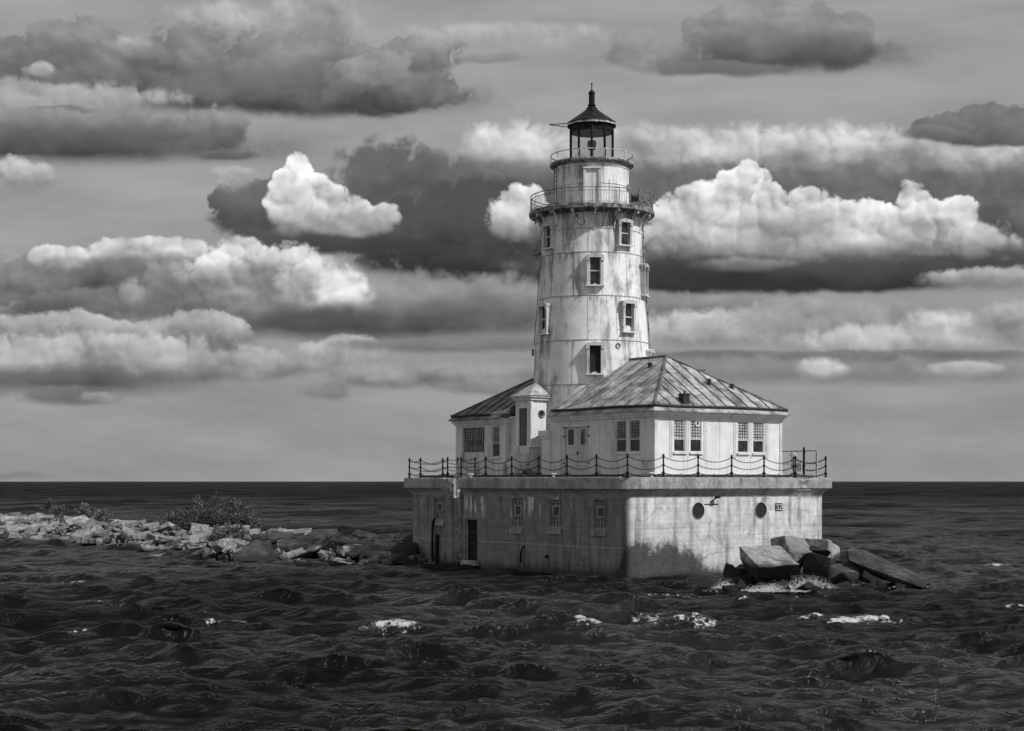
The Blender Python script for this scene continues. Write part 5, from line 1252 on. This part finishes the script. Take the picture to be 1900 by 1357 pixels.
boulder([c7(560, 440, 81), c7(640, 430, 80), c7(760, 440, 80), c7(700, 540, 79), c7(560, 520, 79.4)], 80, 1.2, 'black rock in deep shade right under the largest slab', 'darkrock', 18)
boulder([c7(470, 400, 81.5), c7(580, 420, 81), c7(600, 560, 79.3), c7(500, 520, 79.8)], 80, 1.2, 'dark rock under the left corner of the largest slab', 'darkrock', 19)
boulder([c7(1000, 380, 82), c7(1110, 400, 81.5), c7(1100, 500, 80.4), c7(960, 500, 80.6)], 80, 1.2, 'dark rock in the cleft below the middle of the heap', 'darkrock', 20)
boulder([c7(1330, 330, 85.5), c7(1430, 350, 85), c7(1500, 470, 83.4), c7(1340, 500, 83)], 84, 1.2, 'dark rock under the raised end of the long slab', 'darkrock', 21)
boulder([c7(40, 470, 80), c7(110, 420, 81), c7(190, 430, 81), c7(180, 540, 79.6), c7(30, 540, 79.6)], 80, .8, 'low dark rock against the wall at the far left of the heap', 'darkrock', 22)
# breakwater: front waterline and crest in plan (world), from the pier to far left
FRONT = [(-5.2, 95.5), (-9., 98.5), (-13.2, 101.5), (-18.2, 105.5), (-23., 112.), (-28.3, 120.), (-36, 129.), (-43.5, 136.), (-52., 146.), (-66, 160)]
def front_at(x):
    for (x0, y0), (x1, y1) in zip(FRONT[:-1], FRONT[1:]):
        if x1 <= x <= x0: return y0 + (y1 - y0) * (x - x0) / (x1 - x0)
    return FRONT[0][1] if x > FRONT[0][0] else FRONT[-1][1]
def crest_h(d, x):      # height of the rubble as a function of distance behind the waterline
    W = 9 + max(0, -x) * .28
    top = 1.5 + max(0, -x - 6) * .006
    f = min(1, d / (W * .42))
    g_ = 1 if d < W * .8 else max(0, 1 - (d - W * .8) / (W * .4))
    return top * (f ** .5) * g_ - .1, W
# rubble core
mb = MB(); nx_, ny_ = 70, 16; vs = []
for i in range(nx_ + 1):
    x = -4 - 70 * i / nx_
    for j in range(ny_ + 1):
        _, W = crest_h(0, x); d = -1.5 + (W * 1.3 + 1.5) * j / ny_
        h, _ = crest_h(max(0, d), x); z = (h - 1.15 if d > 0 else -1.4) + .35 * mn.noise(Vector((x * .5, d * .5, 2)))
        if j in (0, ny_): z = -2
        vs.append((x, front_at(x) + d, z))
fs = [(i * (ny_ + 1) + j, i * (ny_ + 1) + j + 1, (i + 1) * (ny_ + 1) + j + 1, (i + 1) * (ny_ + 1) + j) for i in range(nx_) for j in range(ny_)]
mb.add(vs, fs); o = mb.build('rubble_core', M['darkrock'], smooth=60); tag(o, 'dark small rubble filling the gaps under the breakwater blocks', 'rubble', None, 'stuff')
random.seed(21)
protos = []
for k in range(16):
    L_, W_, H_ = random.uniform(.9, 1.7), random.uniform(.55, 1.05), random.uniform(.20, .46)
    pts = []
    for sx in (-1, 1):
        for sy in (-1, 1):
            for sz in (-1, 1): pts.append(Vector((sx * L_ * random.uniform(.7, 1.05), sy * W_ * random.uniform(.7, 1.05), sz * H_ * random.uniform(.65, 1.05))))
    pts.append(Vector((random.uniform(-.3, .3), random.uniform(-.3, .3), H_ * 1.1)))
    me = rock_mesh(pts, 'stone_block', k + 30, amp=.07, sub=3); me.materials.append(M['rock']); protos.append(me)
cnt = 0; placed = []
tries = 0
while cnt < 292 and tries < 9000:
    tries += 1
    x = -5.6 - 46 * random.random() ** 1.2
    _, W = crest_h(0, x); d = W * .95 * random.random() ** 1.35
    y = front_at(x) + d; s = random.uniform(.40, .85) * (1.3 if random.random() < .2 else 1.)
    if abs(x / y) > .335: continue
    if any((x - a) ** 2 + (y - b) ** 2 < (.52 * (s + c)) ** 2 for a, b, c in placed): continue
    placed.append((x, y, s)); h, _ = crest_h(d, x)
    o = bpy.data.objects.new('stone_block', random.choice(protos)); col.objects.link(o)
    o.location = (x, y, h - .22 + random.uniform(-.1, .2)); o.scale = (s * random.uniform(.85, 1.2), s * random.uniform(.85, 1.15), s * random.uniform(.8, 1.25))
    o.rotation_euler = (random.gauss(.0, .26), random.gauss(0, .24), random.uniform(0, 6.28)); cnt += 1
    px = 950 + x * F / y
    zone = 'on the far left stretch of the breakwater' if px < 160 else 'on the breakwater left of the big bush' if px < 300 else 'around the foot of the big bush on the breakwater' if px < 480 else 'on the breakwater between the big bush and the pier' if px < 660 else 'on the end of the breakwater beside the pier'
    kind_ = 'wet quarry block at the waterline ' if d < W * .14 else 'pale quarry block '
    tag(o, kind_ + zone, 'rock', 'quarry stones of the breakwater')
small = []
for k in range(8):
    bm = bmesh.new()
    for _ in range(11): bm.verts.new((random.uniform(-1, 1), random.uniform(-.8, .8), random.uniform(-.6, .6)))
    r_ = bmesh.ops.convex_hull(bm, input=bm.verts); bm.verts.index_update()
    small.append(([v.co.copy() for v in bm.verts], [tuple(v.index for v in f.verts) for f in bm.faces])); bm.free()
sb = MB()
for k in range(2600):
    x = -4.5 - 48 * random.random(); _, W = crest_h(0, x); d = -.6 + (W * 1.02 + .6) * random.random(); h, _ = crest_h(max(d, 0), x)
    s = random.uniform(.14, .48); m3 = Matrix.Rotation(random.uniform(0, 6.28), 3, 'Z') @ Matrix.Rotation(random.gauss(0, .5), 3, 'X'); vs_, fs_ = random.choice(small)
    c = Vector((x, front_at(x) + d, (h if d > 0 else 0) - .28 + random.uniform(-.15, .25)))
    sb.add([c + m3 @ (v * s) for v in vs_], fs_)
o = sb.build('small_stones', M['rock']); tag(o, 'small broken stones filling the gaps between the breakwater blocks', 'rubble', None, 'stuff')
print('rocks', cnt, tries)
# big dark slope of rock right beside the pier
def slab_at(pp, th, label, m_, seed):
    pts = [px3(*p) for p in pp]; pts += [v + Vector((.3, th, -.75)) for v in pts]
    c = sum(pts, Vector()) / len(pts); c.z = min(p.z for p in pts)
    me = rock_mesh([p - c for p in pts], 'rock_slab', seed); me.materials.append(M[m_])
    o = bpy.data.objects.new('rock_slab', me); col.objects.link(o); o.location = c; tag(o, label, 'rock', 'big slabs at the near edge of the breakwater')
c1 = lambda x, y, d: (380 + x / 4.524, 900 + y / 4.524, d)
slab_at([c1(1770, 405, 100), c1(1700, 420, 100), c1(1560, 540, 97.5), c1(1560, 640, 96), c1(1780, 700, 95.5), c1(1780, 520, 97)], 2.0, 'big dark slab leaning against the left end of the pier', 'darkrock', 51)
slab_at([c1(220, 590, 104), c1(430, 450, 107), c1(560, 490, 106), c1(660, 590, 103), c1(620, 640, 102), c1(250, 640, 102.5)], 2, 'broad dark slab at the waterline below the big bush', 'midrock', 53)
slab_at([c1(520, 400, 109), c1(735, 390, 109), c1(730, 470, 107.5), c1(560, 490, 107.5)], 1.5, 'large pale squared block right of the big bush', 'boulder', 54)
slab_at([c1(870, 395, 107), c1(980, 400, 107), c1(980, 450, 106), c1(800, 490, 105), c1(790, 560, 104), c1(915, 540, 104)], 1.5, 'pale cube shaped block midway between the big bush and the pier', 'boulder', 55)

# ------------------------------------------------------------------ plants
def bush(name, loc, w_, h, n, label, m_='leaf', seed=1, lean=0, spires=6, ls=.10, cat='bush', group='bushes on the breakwater'):
    rnd = random.Random(seed)
    root = wthing(name, label, cat, loc, 0, group)
    st = MB(); lf = MB()
    tips = []
    for k in range(spires * 3):
        a = rnd.uniform(0, 6.28); rr = rnd.random() ** .6 * w_ * .5
        tx_, ty_ = rr * math.cos(a), rr * math.sin(a) * .6; hh = h * (1 - (rr / (w_ * .55)) ** 1.5 * .75) * rnd.uniform(.35, 1.0)
        pts = [(tx_ * .3, ty_ * .3, 0), (tx_ * .7 + rnd.uniform(-.1, .1), ty_ * .7, hh * .5), (tx_ + lean, ty_, hh)]
        st.tube(pts, [.04 * h / 2, .022 * h / 2, .008], 5); tips.append((Vector(pts[0]), Vector(pts[1]), Vector(pts[2])))
    for k in range(n):
        a, b, c = rnd.choice(tips); f = rnd.random() ** .6
        p = a.lerp(b, f * 2) if f < .5 else b.lerp(c, f * 2 - 1)
        sp = .11 * h * (1.5 - f * 1.2) + .04
        p = p + Vector((rnd.gauss(0, sp), rnd.gauss(0, sp), rnd.gauss(0, sp * .6)))
        if p.z < -.1: continue
        d1 = Vector((rnd.gauss(0, 1), rnd.gauss(0, 1), rnd.gauss(.4, .8))).normalized(); d2 = d1.orthogonal().normalized(); d2.rotate(Matrix.Rotation(rnd.uniform(0, 6.28), 3, d1))
        l = ls * rnd.uniform(.6, 1.5); q = l * .24
        lf.poly([p, p + d1 * l * .5 + d2 * q, p + d1 * l, p + d1 * l * .5 - d2 * q])
    st.build('stems', M['stem'], root); lf.build('foliage', M[m_], root)
    return root
def atpx(px, D, z): return ((px - 950) * D / F, D, z)
bush('big_bush', atpx(395, 124, 1.1), 8.0, 3.5, 30000, 'largest bush on the breakwater, wide and feathery with a raised middle', 'leaf', 1, spires=20, ls=.12)
bush('low_bush', atpx(335, 128, 1.4), 4.2, 1.7, 6000, 'lower bush merging into the left side of the largest bush', 'leaf', 2, spires=7, ls=.14)
bush('low_bush', atpx(458, 122, 1.1), 2.4, 2.0, 3500, 'bush merging into the right side of the largest bush', 'leaf', 3, spires=6, ls=.14)
bush('front_bush', atpx(425, 112, .9), 3.6, 1.5, 6000, 'dense leafy bush in front of the largest bush by the stones', 'leaf2', 4, spires=9, ls=.14)
bush('shrub', atpx(95, 146, 2.2), 3.4, 1.4, 2600, 'thin shrub on the breakwater, farthest left', 'leaf', 5, spires=6, ls=.14)
bush('shrub', atpx(160, 143, 2.0), 2.8, 1.35, 2400, 'loose shrub on the breakwater crest, second from the left', 'leaf2', 6, spires=6, ls=.14)
bush('shrub', atpx(192, 138, 1.8), 1.8, 1.2, 1600, 'small pale shrub on the breakwater, third from the left', 'leaf2', 7, spires=5, ls=.13)
bush('shrub', atpx(555, 114, 1.05), 5.0, .8, 2600, 'low spreading plants along the crest right of the big bush', 'leaf2', 8, spires=10, ls=.11)
bush('shrub', atpx(616, 115, 1.1), 1.0, .95, 700, 'small upright plant on the crest midway between big bush and pier', 'leaf2', 9, spires=4, ls=.11)
bush('shrub', atpx(696, 108, 1.0), 1.2, .95, 800, 'small bushy plant on the crest nearest the pier', 'leaf2', 10, spires=4, ls=.11)
bush('shrub', atpx(740, 106, 1.0), 1.4, .5, 400, 'tiny sparse plant right beside the left end of the pier', 'leaf', 12, spires=4, ls=.10)
q_ = PW(2.0, 10.9, ZD); bush('deck_plant', (q_.x, q_.y, ZD), .6, 1.15, 170, 'leafy weed growing on the deck at the foot of the turret', 'leaf', 11, spires=3, ls=.13, cat='plant', group=None)

# ------------------------------------------------------------------ spray where the swell hits the stones
def spray(name, px, py, D, wx, hz, n, label, seed):
    rnd = random.Random(seed); mb = MB(); c = px3(px, py, D)
    for k in range(n):
        a = rnd.gauss(0, .45); f = abs(rnd.gauss(0, .5)) * .62
        p = Vector((c.x + a * wx, c.y + rnd.gauss(0, .25), max(.0, f * hz * max(.15, 1 - a * a)) + .02)); s = rnd.uniform(.007, .024) * (1.3 - min(1, f))
        mb.add([p + Vector((s, 0, 0)), p + Vector((-s, 0, 0)), p + Vector((0, s, 0)), p + Vector((0, -s, 0)), p + Vector((0, 0, s)), p + Vector((0, 0, -s))], [(0, 2, 4), (2, 1, 4), (1, 3, 4), (3, 0, 4), (2, 0, 5), (1, 2, 5), (3, 1, 5), (0, 3, 5)])
    o = mb.build(name, M['spray']); tag(o, label, 'spray', None, 'stuff')
spray('sea_spray', 1500, 1085, 77.5, 1.6, .9, 1700, 'white spray bursting in the middle of the boulder heap', 1)
spray('sea_spray', 1430, 1095, 75.5, 1.5, .6, 1700, 'white spray below the largest slab', 2)
spray('sea_spray', 1345, 1100, 75.8, .8, .8, 1200, 'white spray beside the dark pointed rock', 3)
spray('sea_spray', 1166, 1085, 81.4, .55, .42, 500, 'white splash on the exposed corner of the pier', 4)
spray('sea_spray', 1230, 1105, 79.5, 1.6, .35, 500, 'thin line of splashes along the foot of the sunlit wall', 5)
spray('sea_spray', 1600, 1095, 78.5, 1.4, .35, 400, 'splashes before the long sloping slab', 6)
